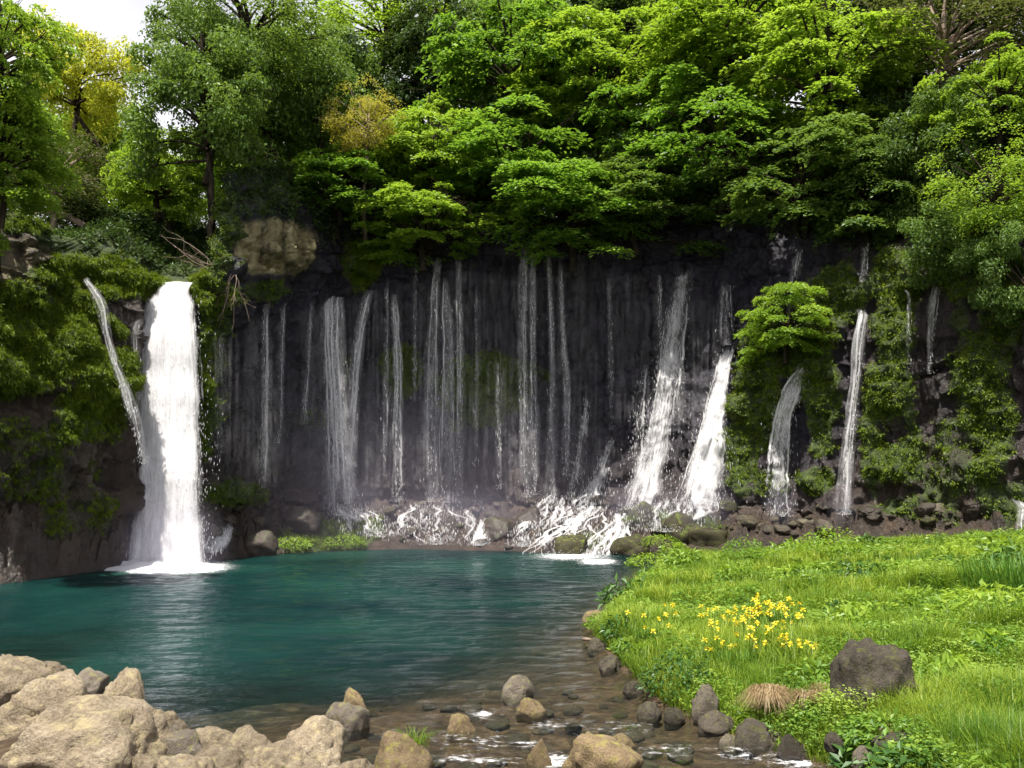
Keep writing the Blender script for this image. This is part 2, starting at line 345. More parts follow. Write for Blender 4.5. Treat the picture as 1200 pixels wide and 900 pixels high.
# ------------------------------------------------------------------ ground sheet and pool
SHORE_PX = [(-330, 850), (0, 905), (150, 925), (300, 985), (400, 1050), (430, 1090), (1060, 1000), (1000, 915), (950, 893), (900, 880), (835, 855), (775, 828), (745, 800), (718, 772), (695, 748), (712, 716), (748, 684), (766, 668), (800, 652), (800, 640)]
shore = G(np.array([p[0] for p in SHORE_PX]), np.array([p[1] for p in SHORE_PX]), 0.)[:, :2]
shore = np.concatenate([shore, [[12, 84], [-30, 84], [-46, 66], [-58, 44], [-50, 26]]])
def seg_dist(p, poly):
    d = np.full(p.shape[:-1], 1e9); inside = np.zeros(p.shape[:-1], bool); n = len(poly)
    for i in range(n):
        a, b = poly[i], poly[(i + 1) % n]; ab = b - a; ap = p - a
        t = np.clip((ap @ ab) / (ab @ ab), 0, 1); q = ap - t[..., None] * ab
        d = np.minimum(d, np.sqrt((q ** 2).sum(-1)))
        c = (a[1] > p[..., 1]) != (b[1] > p[..., 1])
        xi = a[0] + (p[..., 1] - a[1]) / (b[1] - a[1] + 1e-12) * ab[0]
        inside ^= c & (p[..., 0] < xi)
    return np.where(inside, -d, d)
def ground_z(x, y):
    p = np.stack(np.broadcast_arrays(np.asarray(x, float), np.asarray(y, float)), -1)
    sd = seg_dist(p, shore); p3 = np.concatenate([p, np.zeros(p.shape[:-1] + (1,))], -1)
    x, y = p[..., 0], p[..., 1]
    n = fbm(p3 * .35, 4, 3); nf = fbm(p3 * 1.3, 3, 8)
    # pool: shallow shelf to the front and along the right bank, deep towards the falls
    shelf = smooth(19.5, 35, y + .75 * np.maximum(-x - 2.5, 0) - .30 * np.maximum(x + 2, 0) * 1.2 + 6.0 * n) 
    left = 1 - .78 * smooth(-9, -15, x + 3 * n) * smooth(38, 30, y + 4 * n)
    dep = .16 + np.minimum(-sd * .22, 2.6) * shelf * left + .10 * nf + .05
    dep = np.maximum(dep, .05) * smooth(0, .5, -sd)
    bank_l = (x < 0) & (y < 24)
    up_r = .10 + .30 * smooth(0, 1.2, sd) + np.minimum(sd, 22) * .082 + .42 * n + .12 * nf
    up_l = .05 + np.minimum(sd * .72, 2.05) + .10 * nf
    up = np.where(bank_l, up_l, up_r) * smooth(0, .6, sd)
    return np.where(sd < 0, -dep, up), sd

def axis_coords(lo, hi, flo, fhi, fine, coarse):
    a = [flo]; s = fine
    while a[-1] > lo: s *= 1.25; a.append(a[-1] - min(s, coarse))
    b = list(np.arange(flo, fhi, fine)); t = [b[-1]]; s = fine
    while t[-1] < hi: s *= 1.25; t.append(t[-1] + min(s, coarse))
    return np.array(a[::-1][:-1] + b + t[1:])
gx = axis_coords(-420, 420, -34, 34, .25, 60); gy = axis_coords(-120, 620, 8, 66, .25, 60)
GX, GY = np.meshgrid(gx, gy, indexing='ij')
GZ, GSD = ground_z(GX, GY)
gme = make_mesh('ground', np.stack([GX, GY, GZ], -1).reshape(-1, 3), grid_faces(len(gx), len(gy)), {'land': smooth(.1, .9, GSD) * (1 - smooth(2, -1, GX) * smooth(26, 22, GY))}, mat=M['ground'])
tag(obj('ground', gme), kind='structure')

wx = np.arange(-62, 14, .22); wy = np.arange(7, 82, .22)
WX, WY = np.meshgrid(wx, wy, indexing='ij')
WZg, WSD = ground_z(WX, WY)
wp = np.stack([WX, WY, 0 * WX], -1)
WU, WV = proj(wp)
foam = np.zeros_like(WX)
for (u, v, ru, rv, s) in [(195, 664, 75, 9, 1.5), (560, 868, 90, 20, .48), (650, 850, 60, 12, .50), (780, 880, 60, 14, .52), (560, 892, 70, 10, .62), (650, 893, 30, 16, .7), (940, 890, 50, 14, .75), (720, 855, 80, 14, .42), (870, 885, 60, 12, .52), (430, 868, 40, 10, .22), (600, 770 + 60, 40, 6, .3), (670, 652, 60, 7, .8), (700, 658, 30, 5, .9), (510, 641, 60, 5, .55), (565, 838, 26, 8, .7), (460, 862, 30, 10, .5), (620, 868, 30, 8, .6), (265, 657, 30, 4, .4)]:
    foam = np.maximum(foam, s * np.exp(-((WU - u) / ru) ** 2 - ((WV - v) / rv) ** 2))
shal = smooth(28, 18, WY) 
WZ = (.06 * fbm(wp * np.array([.5, 1.2, 1]), 3, 5) + .035 * fbm(wp * np.array([1.0, 2.1, 1]), 2, 15)) * (1 + .4 * shal) + (.16 * np.minimum(foam, .6) + .03 * shal) * fbm(wp * np.array([1.5, 2.2, 1]), 4, 31)
keep = None
wme = make_mesh('water', np.stack([WX, WY, WZ], -1).reshape(-1, 3), grid_faces(len(wx), len(wy)), {'depth': np.maximum(-WZg, 0), 'foam': foam}, mat=M['water'])
tag(obj('water', wme), kind='structure')

# ------------------------------------------------------------------ cliff (amphitheatre) with the hillside above it
# per column u: seven (row, depth) points from the foot to the crest, then height gain of the hill behind
COLS = [
 (-420, [(740,36),(620,36),(500,36),(400,36),(310,35),(250,36),(190,38)], .5, 2),
 (-120, [(705,43),(610,43.5),(500,43),(410,43),(330,42),(280,43),(225,45)], .5, 2),
 (0,    [(690,46.5),(600,47.3),(500,46),(425,46.8),(352,47.6),(322,46.7),(240,48.5)], .5, 2),
 (50,   [(681,49),(600,49.8),(500,48.2),(430,49.2),(365,50.2),(335,49.6),(280,51)], 3, 5),
 (95,   [(672,52),(600,52.8),(500,51),(430,52),(372,53),(338,53.3),(302,54.8)], 7, 9),
 (150,  [(663,56),(600,56.8),(500,56),(430,56.4),(384,56.6),(352,56.6),(322,58)], 8.5, 10),
 (178,  [(660,58.6),(600,59),(500,59),(430,59.1),(384,59.3),(352,59.6),(333,60.5)], 8.5, 10),
 (222,  [(659,59),(600,59.2),(500,59.2),(430,59.3),(384,59.5),(352,59.8),(333,60.5)], 7.5, 9),
 (240,  [(656,60),(600,61),(500,61),(430,61),(384,61),(345,61),(318,62)], 6, 8),
 (268,  [(652,62.5),(600,65.5),(500,66),(430,65),(366,64.5),(300,63.8),(200,66)], .8, 2),
 (320,  [(648,66.5),(596,71),(500,72),(430,71.4),(345,69.6),(296,66.8),(192,71)], 1, 3),
 (400,  [(644,70.5),(592,77),(500,78),(430,77.4),(340,76.2),(292,77),(240,80)], 1.5, 4),
 (500,  [(642,71.5),(590,79.2),(500,80),(420,79.5),(318,78.2),(282,79),(230,83)], 2.5, 8),
 (600,  [(650,69),(594,79),(500,80.4),(420,80),(298,78.4),(270,79),(222,83)], 5, 20),
 (700,  [(652,66.5),(592,76.5),(500,78.6),(420,78.8),(298,77),(268,78),(215,82)], 6, 24),
 (765,  [(648,66),(596,71.5),(500,73.6),(420,76),(308,75.8),(272,76),(212,81)], 6, 26),
 (810,  [(645,65),(598,69.4),(500,71.2),(420,73.5),(310,74),(272,75),(212,79)], 6, 26),
 (855,  [(640,64),(600,67),(500,69),(412,70.8),(310,72.5),(270,73),(208,78)], 6, 26),
 (905,  [(632,62),(602,65),(500,65.8),(430,66.2),(330,68),(280,69),(205,74)], 7, 28),
 (1000, [(626,59.5),(606,61.6),(500,62.6),(420,63),(350,63.6),(280,65),(202,70)], 7, 28),
 (1085, [(624,57),(606,58.6),(500,59.2),(420,59.2),(340,59.8),(290,60.6),(196,66)], 7, 28),
 (1200, [(632,52.5),(610,54.2),(500,54.2),(420,54.6),(340,54.8),(290,55.6),(180,62)], 8, 30),
 (1400, [(650,45),(620,46),(500,45.6),(420,45.8),(340,46),(280,47),(150,53)], 8, 30),
 (1750, [(690,36),(640,36.5),(500,36),(420,36),(340,36),(260,37),(80,42)], 8, 30)]
cu = np.array([c[0] for c in COLS], float)
LV = 9
keyP = np.zeros((len(COLS), LV, 3))
for i, (u, pts, h7, h8) in enumerate(COLS):
    for j, (v, d) in enumerate(pts): keyP[i, j] = P(u, v, d)
    c = keyP[i, 6]; out_dir = nrm(np.array([c[0] * .35, c[1], 0.]))
    keyP[i, 7] = c + out_dir * 13 + [0, 0, h7]; keyP[i, 8] = c + out_dir * 55 + [0, 0, h8]
ug = np.concatenate([np.arange(-420, -20, 8.), np.arange(-20, 1225, 1.55), np.arange(1225, 1750, 8.)])
tg = np.concatenate([np.arange(0, 6, 1 / 38.), np.arange(6, 7, 1 / 14.), np.linspace(7, 8, 14)])
def interp_cols(a):                       # a: (ncols, ...) -> (nu, ...), softened between columns
    k = np.clip(np.searchsorted(cu, ug, 'right') - 1, 0, len(cu) - 2); f = (ug - cu[k]) / (cu[k + 1] - cu[k]); f = .5 * f + .5 * f * f * (3 - 2 * f)
    f = f.reshape((-1,) + (1,) * (a.ndim - 1)); return a[k] * (1 - f) + a[k + 1] * f
KU = interp_cols(keyP)                    # (nu, 9, 3)
ti = np.clip(np.floor(tg).astype(int), 0, LV - 2); tf = (tg - ti)
tf = np.where(ti < 1, tf, .35 * tf + .65 * tf * tf * (3 - 2 * tf))
CLB = KU[:, ti] * (1 - tf)[None, :, None] + KU[:, ti + 1] * tf[None, :, None]
# horizontal outward direction (towards the pool)
tanv = np.gradient(KU[:, 2], axis=0); tanv[:, 2] = 0
nout = nrm(np.stack([tanv[:, 1], -tanv[:, 0], 0 * tanv[:, 0]], -1))
ker = np.ones(41) / 41
nout = nrm(np.stack([np.convolve(np.pad(nout[:, k], 20, 'edge'), ker, 'valid') for k in range(3)], -1))
T2 = np.broadcast_to(tg[None, :], CLB.shape[:2])
zc = CLB[..., 2]
warp = fbm(CLB * .16, 3, 2)
lay = zc * .62 + 1.5 * warp + .02 * CLB[..., 0]
li = np.floor(lay); lf = lay - li
lh = _hash(li.astype(np.int64), np.floor(CLB[..., 0] * .11 + 3 * warp).astype(np.int64), li.astype(np.int64) * 0, 4)
ledge = (lh - .5) * smooth(0, .14, lf) * 1.0
f1, f2, cid = worley(CLB * np.array([.55, .55, .30]), 3)
blocks = (cid - .5) * .9 * smooth(.02, .16, f2 - f1) - .25 * (1 - smooth(0, .10, f2 - f1))
g1, g2, gid = worley(CLB * np.array([1.5, 1.5, 1.1]), 11)
small = (gid - .5) * .36 * smooth(.0, .12, g2 - g1)
nz = fbm(CLB * .33, 5, 21) * 1.2 + fbm(CLB * 1.9, 3, 61) * .32
wall = smooth(.75, 1.15, T2) * (1 - smooth(6.0, 6.6, T2))
rub = 1 - smooth(.9, 1.2, T2)
colmn = np.abs(vnoise(CLB * np.array([1.3, 1.3, .05]), 77)) * .8
chan = np.exp(-((ug - 200) / 24.) ** 4)[:, None]            # the main channel stays smooth
amp = wall * (1 - .75 * chan)
leftside = smooth(150, 60, ug)[:, None]
PU0, PV0 = proj(CLB)
disp = amp * (nz * .75 + ledge * (1.0 + .2 * leftside) + blocks * .8 + small + colmn * (.7 - .3 * leftside) - .25)
tcol_ = (np.abs(PU0 - 322) < 50) * (np.abs(PV0 - 290) < 40)
f3, f4, cid3 = worley(CLB * np.array([1.1, 1.1, .08]), 41)
disp = disp + tcol_ * ((cid3 - .5) * .8 * smooth(0, .12, f4 - f3) - .3 * (1 - smooth(0, .1, f4 - f3)))
CL = CLB + nout[:, None] * disp[..., None]
r1, r2, rid = worley(CLB * .75, 31)
q1, q2, qid = worley(CLB * 1.7, 37)
rubz = (rid * 1.1 * smooth(.0, .25, r2 - r1) + qid * .55 * smooth(0, .25, q2 - q1) - .2 + fbm(CLB * .8, 4, 9) * 1.0 + .2)
CL[..., 2] += rub * smooth(0, .35, T2) * (rubz - .35) * .8
CL[..., 2] += smooth(6.05, 6.5, T2) * fbm(CLB * .12, 4, 14) * 2.2 * (1 - chan * .9) * smooth(8, 7.5, T2)
gz0 = ground_z(CL[:, 0, 0], CL[:, 0, 1])[0]
CL[:, 0, 2] = np.where(ug < 760, -.9, gz0 - .5); CL[:, 1, 2] = np.minimum(CL[:, 1, 2], CL[:, 1, 2] * .5 + CL[:, 0, 2] * .5)
PU, PV = proj(CLB)

MOSS = [  # u, row, ru, rv, strength of green growth on the rock
 (25,375,55,45,.9),(85,395,50,55,1.1),(112,445,42,50,1.2),(15,440,45,28,.8),(60,262,50,10,.8),(100,318,60,20,1.0),(150,335,48,14,1.0),(55,560,75,40,.42),(95,492,60,30,.62),(20,520,45,40,.45),(100,605,60,22,.45),(50,425,60,30,.6),
 (130,470,26,40,.7),(252,395,17,60,.95),(240,345,22,24,1.2),(238,440,9,100,.8),(265,578,36,14,1.0),(380,637,62,16,1.2),(410,622,34,12,1.0),(240,490,12,40,.7),(310,340,36,12,.8),(250,260,30,60,.7),(420,310,22,26,1.3),(300,230,40,30,.5),
 (565,458,56,40,1.0),(470,432,24,30,.8),(402,430,16,24,.5),(533,500,10,8,1.0),(368,490,28,14,.5),(600,440,40,20,.45),(330,540,30,20,.35),
 (885,470,27,62,1.1),(868,535,22,44,.9),(930,400,50,36,1.0),(962,470,20,70,1.0),(958,562,30,18,.9),(1048,385,26,46,1.1),(1052,330,30,44,1.1),(1040,468,24,30,1.2),(1046,545,32,26,1.0),(1068,520,14,60,.7),(985,345,34,40,1.0),
 (1158,470,27,62,1.3),(1150,415,24,30,1.2),(1168,535,22,36,1.2),(1182,350,34,60,1.1),(1128,320,30,30,1.1),(905,568,26,18,.8),(1110,540,40,50,.55),(1180,590,36,34,.75),(1020,520,14,70,.8),(1088,600,50,20,.6),(1160,480,34,84,1.1),(1048,440,26,70,.9),(1128,420,14,80,.6),(690,636,22,8,1.0),(770,612,34,16,.8),(800,660,60,14,.8),(830,625,40,12,.6),(1020,600,40,8,.5)]
moss = np.zeros(PU.shape); mwarp = 1.1 * fbm(CLB * .55, 4, 123) - .12
for (u, v, ru, rv, s) in MOSS:
    d = ((PU - u) / ru) ** 2 + ((PV - v) / rv) ** 2 + mwarp
    moss = np.maximum(moss, s * smooth(1.35, .45, d))
moss *= np.where(T2 > 6.2, .6, 1)
CL += nout[:, None] * (np.clip(moss, 0, 1.2) * wall * smooth(-.3, .25, fbm(CLB * .9, 3, 55)) * .75)[..., None]
hillm = smooth(5.2, 6.3, T2) * .9
moss_all = np.maximum(moss, hillm)
warm = np.clip(.85 * smooth(240, 140, PU) + 1.0 * rub + .65 * smooth(2.0, 1.0, T2) + .30 * smooth(420, 260, PU) * smooth(3.5, 1, T2) + .50 * smooth(940, 1040, PU), 0, 1)
twarp = fbm(CLB * np.array([.7, .7, .25]), 4, 203)
tan = smooth(1.15, .8, (np.abs(PU - 322) / 44) ** 3 + (np.abs(PV - 290) / 34) ** 3 + .6 * twarp) + smooth(1.3, .4, ((PU - 20) / 50) ** 2 + ((PV - 305) / 28) ** 2) * .35
nu, nt = len(ug), len(tg)
cme = make_mesh('cliff', CL.reshape(-1, 3), grid_faces(nu, nt), {'moss': moss_all, 'warm': warm, 'tan': np.clip(tan, 0, 1)}, mat=M['cliff'])
tag(obj('cliff', cme), kind='structure')
# vertex normals of the displaced surface
NU = nrm(np.cross(np.gradient(CL, axis=0), np.gradient(CL, axis=1)))
NU *= np.sign(-(NU[..., 1:2]) + 1e-6 + .001 * NU[..., 2:3]) * np.where(np.abs(NU[..., 1:2]) < .02, np.sign(NU[..., 2:3]), 1)

PVD = np.minimum.accumulate(proj(CL)[1], axis=1) - np.arange(CL.shape[1])[None, :] * 1e-4
def at_ut(u, t, A=None):
    A = CL if A is None else A
    fu = np.interp(u, ug, np.arange(nu)); ft = np.interp(t, tg, np.arange(nt))
    i = np.clip(fu.astype(int) if hasattr(fu, 'astype') else int(fu), 0, nu - 2); j = np.clip(ft.astype(int) if hasattr(ft, 'astype') else int(ft), 0, nt - 2)
    a = np.asarray(fu - i)[..., None]; b = np.asarray(ft - j)[..., None]
    return (A[i, j] * (1 - a) + A[i + 1, j] * a) * (1 - b) + (A[i, j + 1] * (1 - a) + A[i + 1, j + 1] * a) * b
NW = int(np.searchsorted(tg, 6.0)) + 1
def t_at_row(u, v):
    i = int(np.clip(round(float(np.interp(u, ug, np.arange(nu)))), 0, nu - 1)); r = PVD[i, :NW]
    return float(np.interp(-v, -r, tg[:NW]))
def wall_pt(u, v): return at_ut(np.array(float(u)), np.array(t_at_row(u, v)))
def wall_depth(u, v, w=0):
    us = np.array([u]) if w < 2 else np.linspace(u - w / 2, u + w / 2, 7)
    return min(float(wall_pt(q, vv)[1]) for q in us for vv in (v - 4, v, v + 6))

# ------------------------------------------------------------------ leaves
def leaf_quads(pos, axis, nor, ln, wd, tint):
    axis = nrm(axis); side = nrm(np.cross(nor, axis)); n = nrm(np.cross(axis, side))
    ln = np.broadcast_to(ln, len(pos))[:, None]; wd = np.broadcast_to(wd, len(pos))[:, None]
    v = np.stack([pos, pos + axis * ln * .45 + side * wd * .5 + n * wd * .12, pos + axis * ln - n * ln * .12, pos + axis * ln * .45 - side * wd * .5 + n * wd * .12], 1)
    f = np.arange(len(pos) * 4).reshape(-1, 4)
    return v.reshape(-1, 3), f, np.repeat(tint, 4)

def crown_parts(kind, seed):
    """Leaves and limbs of one crown, about 7 m wide and 6 m high, centred on the origin."""
    r = np.random.default_rng(seed); R, H = 3.5, 3.0
    if kind == 'maple': ns, nl, ls, flat = 100, 190, (.16, .25), .13
    elif kind == 'round': ns, nl, ls, flat = 78, 250, (.15, .24), .42
    elif kind == 'sparse': ns, nl, ls, flat = 85, 130, (.13, .22), .35
    else: ns, nl, ls, flat = 80, 240, (.14, .22), .16        # 'tall': narrow layered
    d = nrm(r.normal(size=(ns * 3, 3))); d = d[d[:, 2] > -.88][:ns]
    rad = r.uniform(.35, 1, ns) ** .5
    c = d * rad[:, None] * np.array([R, R, H]) * .88
    lump = 1 + .62 * vnoise(d * 1.5 + seed * 7.1, seed)
    c *= lump[:, None]
    if kind == 'maple': c[:, 2] = np.round(c[:, 2] / .8 + r.uniform(-.6, .6, ns)) * .8 - .10 * (c[:, 0] ** 2 + c[:, 1] ** 2) ** .5 + .2
    out = c.copy(); out[:, 2] = 0; out = nrm(out + r.normal(size=out.shape) * .35 * np.array([1, 1, 0]))
    V, Fc, T, o = [], [], [], 0
    for k in range(ns):
        ou = out[k]; si = np.array([-ou[1], ou[0], 0]); sr = (r.uniform(.75, 1.45) if kind != 'maple' else .55 + 1.15 * r.random() ** 1.6)
        n = int(nl * r.uniform(.6, 1.25) * (max(.45, sr / .95) ** 1.5 if kind == 'maple' else 1))
        pit = r.normal() * .15 - .14
        if kind == 'round':
            q = nrm(r.normal(size=(n, 3))) * (r.uniform(.2, 1, n) ** .45)[:, None] * sr * np.array([1, 1, .62]) * .8
            pos = c[k] + q; nor = nrm(q + np.array([0, 0, .9]) + r.normal(size=(n, 3)) * .55); ax = nrm(np.cross(nor, r.normal(size=(n, 3))) + np.array([0, 0, -.25]))
        else:
            nt_ = 6; tw = r.integers(0, nt_, n); ang = (np.linspace(-1.25, 1.25, nt_) + r.normal(size=nt_) * .15)[tw]
            s = r.uniform(.05, 1, n) ** .75; lat = r.normal(size=n) * .13 * (.35 + s)
            dirv = np.cos(ang)[:, None] * ou + np.sin(ang)[:, None] * si; prp = -np.sin(ang)[:, None] * ou + np.cos(ang)[:, None] * si
            lenf = sr * (1.15 - .38 * np.abs(ang) / 1.25)
            pos = c[k] - ou * sr * .45 + dirv * (s * lenf)[:, None] + prp * (lat * sr)[:, None]
            pos[:, 2] += pit * s * sr - .34 * s ** 2 * sr + r.normal(size=n) * flat * .6 * (.6 + .4 * s)
            nor = nrm(np.array([0, 0, 1.]) + .45 * dirv * s[:, None] + r.normal(size=(n, 3)) * .38); ax = nrm(dirv + prp * np.sign(lat)[:, None] * .8 + r.normal(size=(n, 3)) * .35 + np.array([0, 0, -.25]))
        L = r.uniform(ls[0], ls[1], n)
        hv = (c[k, 2] / H) * .10
        ti_ = np.clip(.45 + hv + r.normal() * .13 + r.normal(size=n) * .12, 0, 1)
        v, f, t = leaf_quads(pos, ax, nor, L, L * r.uniform(.5, .68, n), ti_)
        V.append(v); Fc.append(f + o); T.append(t); o += len(v)
    limbs = []
    for k in range(0, ns, 3 if kind != 'sparse' else 2):
        tgt = c[k] - out[k] * .3; st = np.array([0, 0, -H * .75 + max(0, (tgt[2] + H)) * .45])
        mid = (st + tgt) / 2 + np.array([0, 0, .25]) + r.normal(size=3) * .22
        s = np.linspace(0, 1, 7)[:, None]; path = (1 - s) ** 2 * st + 2 * s * (1 - s) * mid + s ** 2 * tgt
        limbs.append(tube(path, np.linspace(.085, .018, 7), 5))
        for q in range(3):
            e = tgt + out[k] * r.uniform(.3, .9) + r.normal(size=3) * .4; limbs.append(tube(np.linspace(path[5], e, 4) + r.normal(size=(4, 3)) * .03, np.linspace(.022, .006, 4), 4))
    s = np.linspace(0, 1, 8); limbs.append(tube(np.stack([.25 * np.sin(s * 4 + seed), .2 * np.cos(s * 3 + seed), -H + s * H * 1.5], -1), np.linspace(.17, .05, 8), 7))
    return np.concatenate(V), np.concatenate(Fc), np.concatenate(T), join(limbs)

CROWNS = {}
for kind, n in (('maple', 5), ('round', 4), ('sparse', 2), ('tall', 2)):
    for k in range(n):
        v, f, t, (lv, lfc) = crown_parts(kind, 100 + 13 * k + len(kind) * 7)
        CROWNS[(kind, k)] = (make_mesh('crown', v, f, {'tint': t}, smooth_shade=False, mat=M['maple']), make_mesh('branches', lv, lfc, mat=M['bark']))

def tree(name, label, kind, var, mat, u, vt, vb, w, depth, cat='tree', bark='bark', root=None, rot=None, group=None):
    if mat != 'yellow' and root is None:
        k_ = (1.42, 1.30) if kind == 'maple' else (1.18, 1.12)
        w *= k_[0]; vm = (vt + vb) / 2 + 4; hv_ = (vb - vt) / 2 * k_[1]; vt, vb = vm - hv_, vm + hv_
    top = P(u, vt, depth); bot = P(u, vb, depth); ctr = (top + bot) / 2
    hz = (top[2] - bot[2]) / 2; rx = w / F * depth / 2
    if root is None:
        tcol = np.linspace(5.2, 7.9, 120); pts = at_ut(np.full(120, float(u)), tcol)
        ok = np.where(pts[:, 1] >= depth + .3)[0]; ti_ = ok[0] if len(ok) else 40
        rt = pts[ti_] + [0, 0, -.3]
    else: rt = np.asarray(root, float)
    if rt[2] > ctr[2] - .3 * hz: rt = rt * 1.0
    e = empty(name, rt); tag(e, label, cat, group)
    loc = ctr - rt
    key = (kind, var % {'maple': 5, 'round': 4, 'sparse': 2, 'tall': 2}[kind]); cm, bm_ = CROWNS[key]
    cr = obj('crown', cm, e, M[mat]); br = obj('branches', bm_, e, M[bark])
    rz = rng.uniform(0, 6.28) if rot is None else rot
    for o in (cr, br):
        o.location = [float(q) for q in loc]; o.rotation_euler = (0, 0, rz); o.scale = (rx / 3.9, rx / 3.9 * 1.0, hz / 3.1)
    # trunk from the root to the lower part of the crown
    endp = loc + np.array([0, 0, -hz * .55]); L_ = np.linalg.norm(endp)
    s = np.linspace(0, 1, 9)[:, None]; mid = endp * .5 + np.array([rng.normal() * .06, rng.normal() * .06, .10]) * L_
    path = (1 - s) ** 2 * np.zeros(3) + 2 * s * (1 - s) * mid + s ** 2 * endp + rng.normal(size=(9, 3)) * .012 * L_ * np.sin(s * 3.14)
    r0 = float(np.clip(rx * .055, .09, .32))
    tv, tfc = tube(path, np.linspace(r0, r0 * .55, 9), 8)
    obj('trunk', make_mesh('trunk', tv, tfc, mat=M[bark]), e)
    return e

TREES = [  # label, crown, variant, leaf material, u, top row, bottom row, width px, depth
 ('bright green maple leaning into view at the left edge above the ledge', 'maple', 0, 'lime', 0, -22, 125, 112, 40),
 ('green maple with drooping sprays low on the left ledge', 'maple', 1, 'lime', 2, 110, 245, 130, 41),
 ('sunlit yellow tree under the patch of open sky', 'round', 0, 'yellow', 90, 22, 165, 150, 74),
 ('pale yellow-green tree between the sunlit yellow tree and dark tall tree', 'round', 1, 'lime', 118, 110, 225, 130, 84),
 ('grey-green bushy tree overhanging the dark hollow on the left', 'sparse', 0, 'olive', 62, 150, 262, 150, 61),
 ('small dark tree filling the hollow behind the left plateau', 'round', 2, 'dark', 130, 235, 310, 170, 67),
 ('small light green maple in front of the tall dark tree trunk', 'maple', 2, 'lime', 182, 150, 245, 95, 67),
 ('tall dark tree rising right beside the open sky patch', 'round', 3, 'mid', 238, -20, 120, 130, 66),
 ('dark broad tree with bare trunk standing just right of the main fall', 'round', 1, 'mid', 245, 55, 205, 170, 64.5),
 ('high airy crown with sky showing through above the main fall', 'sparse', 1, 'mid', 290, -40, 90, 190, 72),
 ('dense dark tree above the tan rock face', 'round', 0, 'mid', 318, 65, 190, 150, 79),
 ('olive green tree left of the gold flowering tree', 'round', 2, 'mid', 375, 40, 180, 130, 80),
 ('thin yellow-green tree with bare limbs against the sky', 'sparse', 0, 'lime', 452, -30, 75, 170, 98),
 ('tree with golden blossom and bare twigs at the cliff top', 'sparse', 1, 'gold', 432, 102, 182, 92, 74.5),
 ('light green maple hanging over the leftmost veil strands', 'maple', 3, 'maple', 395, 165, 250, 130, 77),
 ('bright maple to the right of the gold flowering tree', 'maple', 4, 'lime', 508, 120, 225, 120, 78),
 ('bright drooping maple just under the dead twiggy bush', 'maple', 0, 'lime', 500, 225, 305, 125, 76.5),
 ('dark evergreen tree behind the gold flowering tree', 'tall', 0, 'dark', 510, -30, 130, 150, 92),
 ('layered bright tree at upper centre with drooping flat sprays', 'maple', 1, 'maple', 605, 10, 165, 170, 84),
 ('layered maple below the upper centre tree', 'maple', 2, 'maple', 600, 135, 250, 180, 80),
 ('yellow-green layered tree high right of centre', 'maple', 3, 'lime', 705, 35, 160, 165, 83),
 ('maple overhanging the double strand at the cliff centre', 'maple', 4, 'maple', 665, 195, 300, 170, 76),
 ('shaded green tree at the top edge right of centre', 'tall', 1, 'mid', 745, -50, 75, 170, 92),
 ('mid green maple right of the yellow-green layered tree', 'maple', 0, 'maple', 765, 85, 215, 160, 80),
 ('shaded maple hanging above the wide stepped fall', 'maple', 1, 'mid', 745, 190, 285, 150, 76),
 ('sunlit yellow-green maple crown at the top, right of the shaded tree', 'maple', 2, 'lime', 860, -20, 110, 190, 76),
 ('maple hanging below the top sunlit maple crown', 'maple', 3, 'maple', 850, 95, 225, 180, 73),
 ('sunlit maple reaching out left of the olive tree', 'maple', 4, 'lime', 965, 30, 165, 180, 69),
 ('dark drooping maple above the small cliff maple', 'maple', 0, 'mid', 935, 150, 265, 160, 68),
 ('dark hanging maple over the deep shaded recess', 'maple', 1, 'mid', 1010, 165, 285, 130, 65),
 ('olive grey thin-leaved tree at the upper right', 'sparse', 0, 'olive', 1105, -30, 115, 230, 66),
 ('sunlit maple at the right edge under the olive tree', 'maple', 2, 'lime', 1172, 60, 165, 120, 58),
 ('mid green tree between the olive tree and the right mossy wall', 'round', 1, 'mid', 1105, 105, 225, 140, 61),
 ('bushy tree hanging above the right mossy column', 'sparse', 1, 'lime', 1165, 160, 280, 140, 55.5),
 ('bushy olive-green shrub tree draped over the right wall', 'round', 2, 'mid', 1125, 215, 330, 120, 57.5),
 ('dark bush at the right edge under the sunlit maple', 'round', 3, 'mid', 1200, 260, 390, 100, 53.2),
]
for i, (lb, kd, va, mt, u, vt, vb, w, d) in enumerate(TREES):
    tree({'maple': 'maple_tree', 'round': 'broadleaf_tree', 'sparse': 'thin_tree', 'tall': 'evergreen_tree'}[kd], lb, kd, va, mt, u, vt, vb, w, d, bark='pale_bark' if mt in ('gold', 'olive') else 'bark')
cm_root = wall_pt(930, 425) + [0, .3, -.2]
tree('maple_tree', 'small bright maple growing from the cliff between two falls', 'maple', 3, 'lime', 922, 326, 428, 118, 64.5, root=cm_root)
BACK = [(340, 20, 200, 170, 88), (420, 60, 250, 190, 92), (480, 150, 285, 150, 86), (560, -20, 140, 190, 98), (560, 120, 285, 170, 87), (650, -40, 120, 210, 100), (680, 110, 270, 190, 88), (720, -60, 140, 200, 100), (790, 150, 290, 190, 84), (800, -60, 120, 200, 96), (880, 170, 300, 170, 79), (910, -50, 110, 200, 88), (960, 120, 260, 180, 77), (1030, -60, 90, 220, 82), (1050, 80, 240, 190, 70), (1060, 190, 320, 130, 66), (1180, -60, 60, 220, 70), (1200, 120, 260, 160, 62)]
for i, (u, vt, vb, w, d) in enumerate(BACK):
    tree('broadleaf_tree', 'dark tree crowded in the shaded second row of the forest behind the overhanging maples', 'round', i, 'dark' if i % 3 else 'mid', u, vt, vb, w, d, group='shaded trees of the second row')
FAR = [(30, 120, 255, 150, 98), (150, 140, 262, 150, 104), (215, 170, 262, 120, 110), (300, 120, 240, 150, 104)]
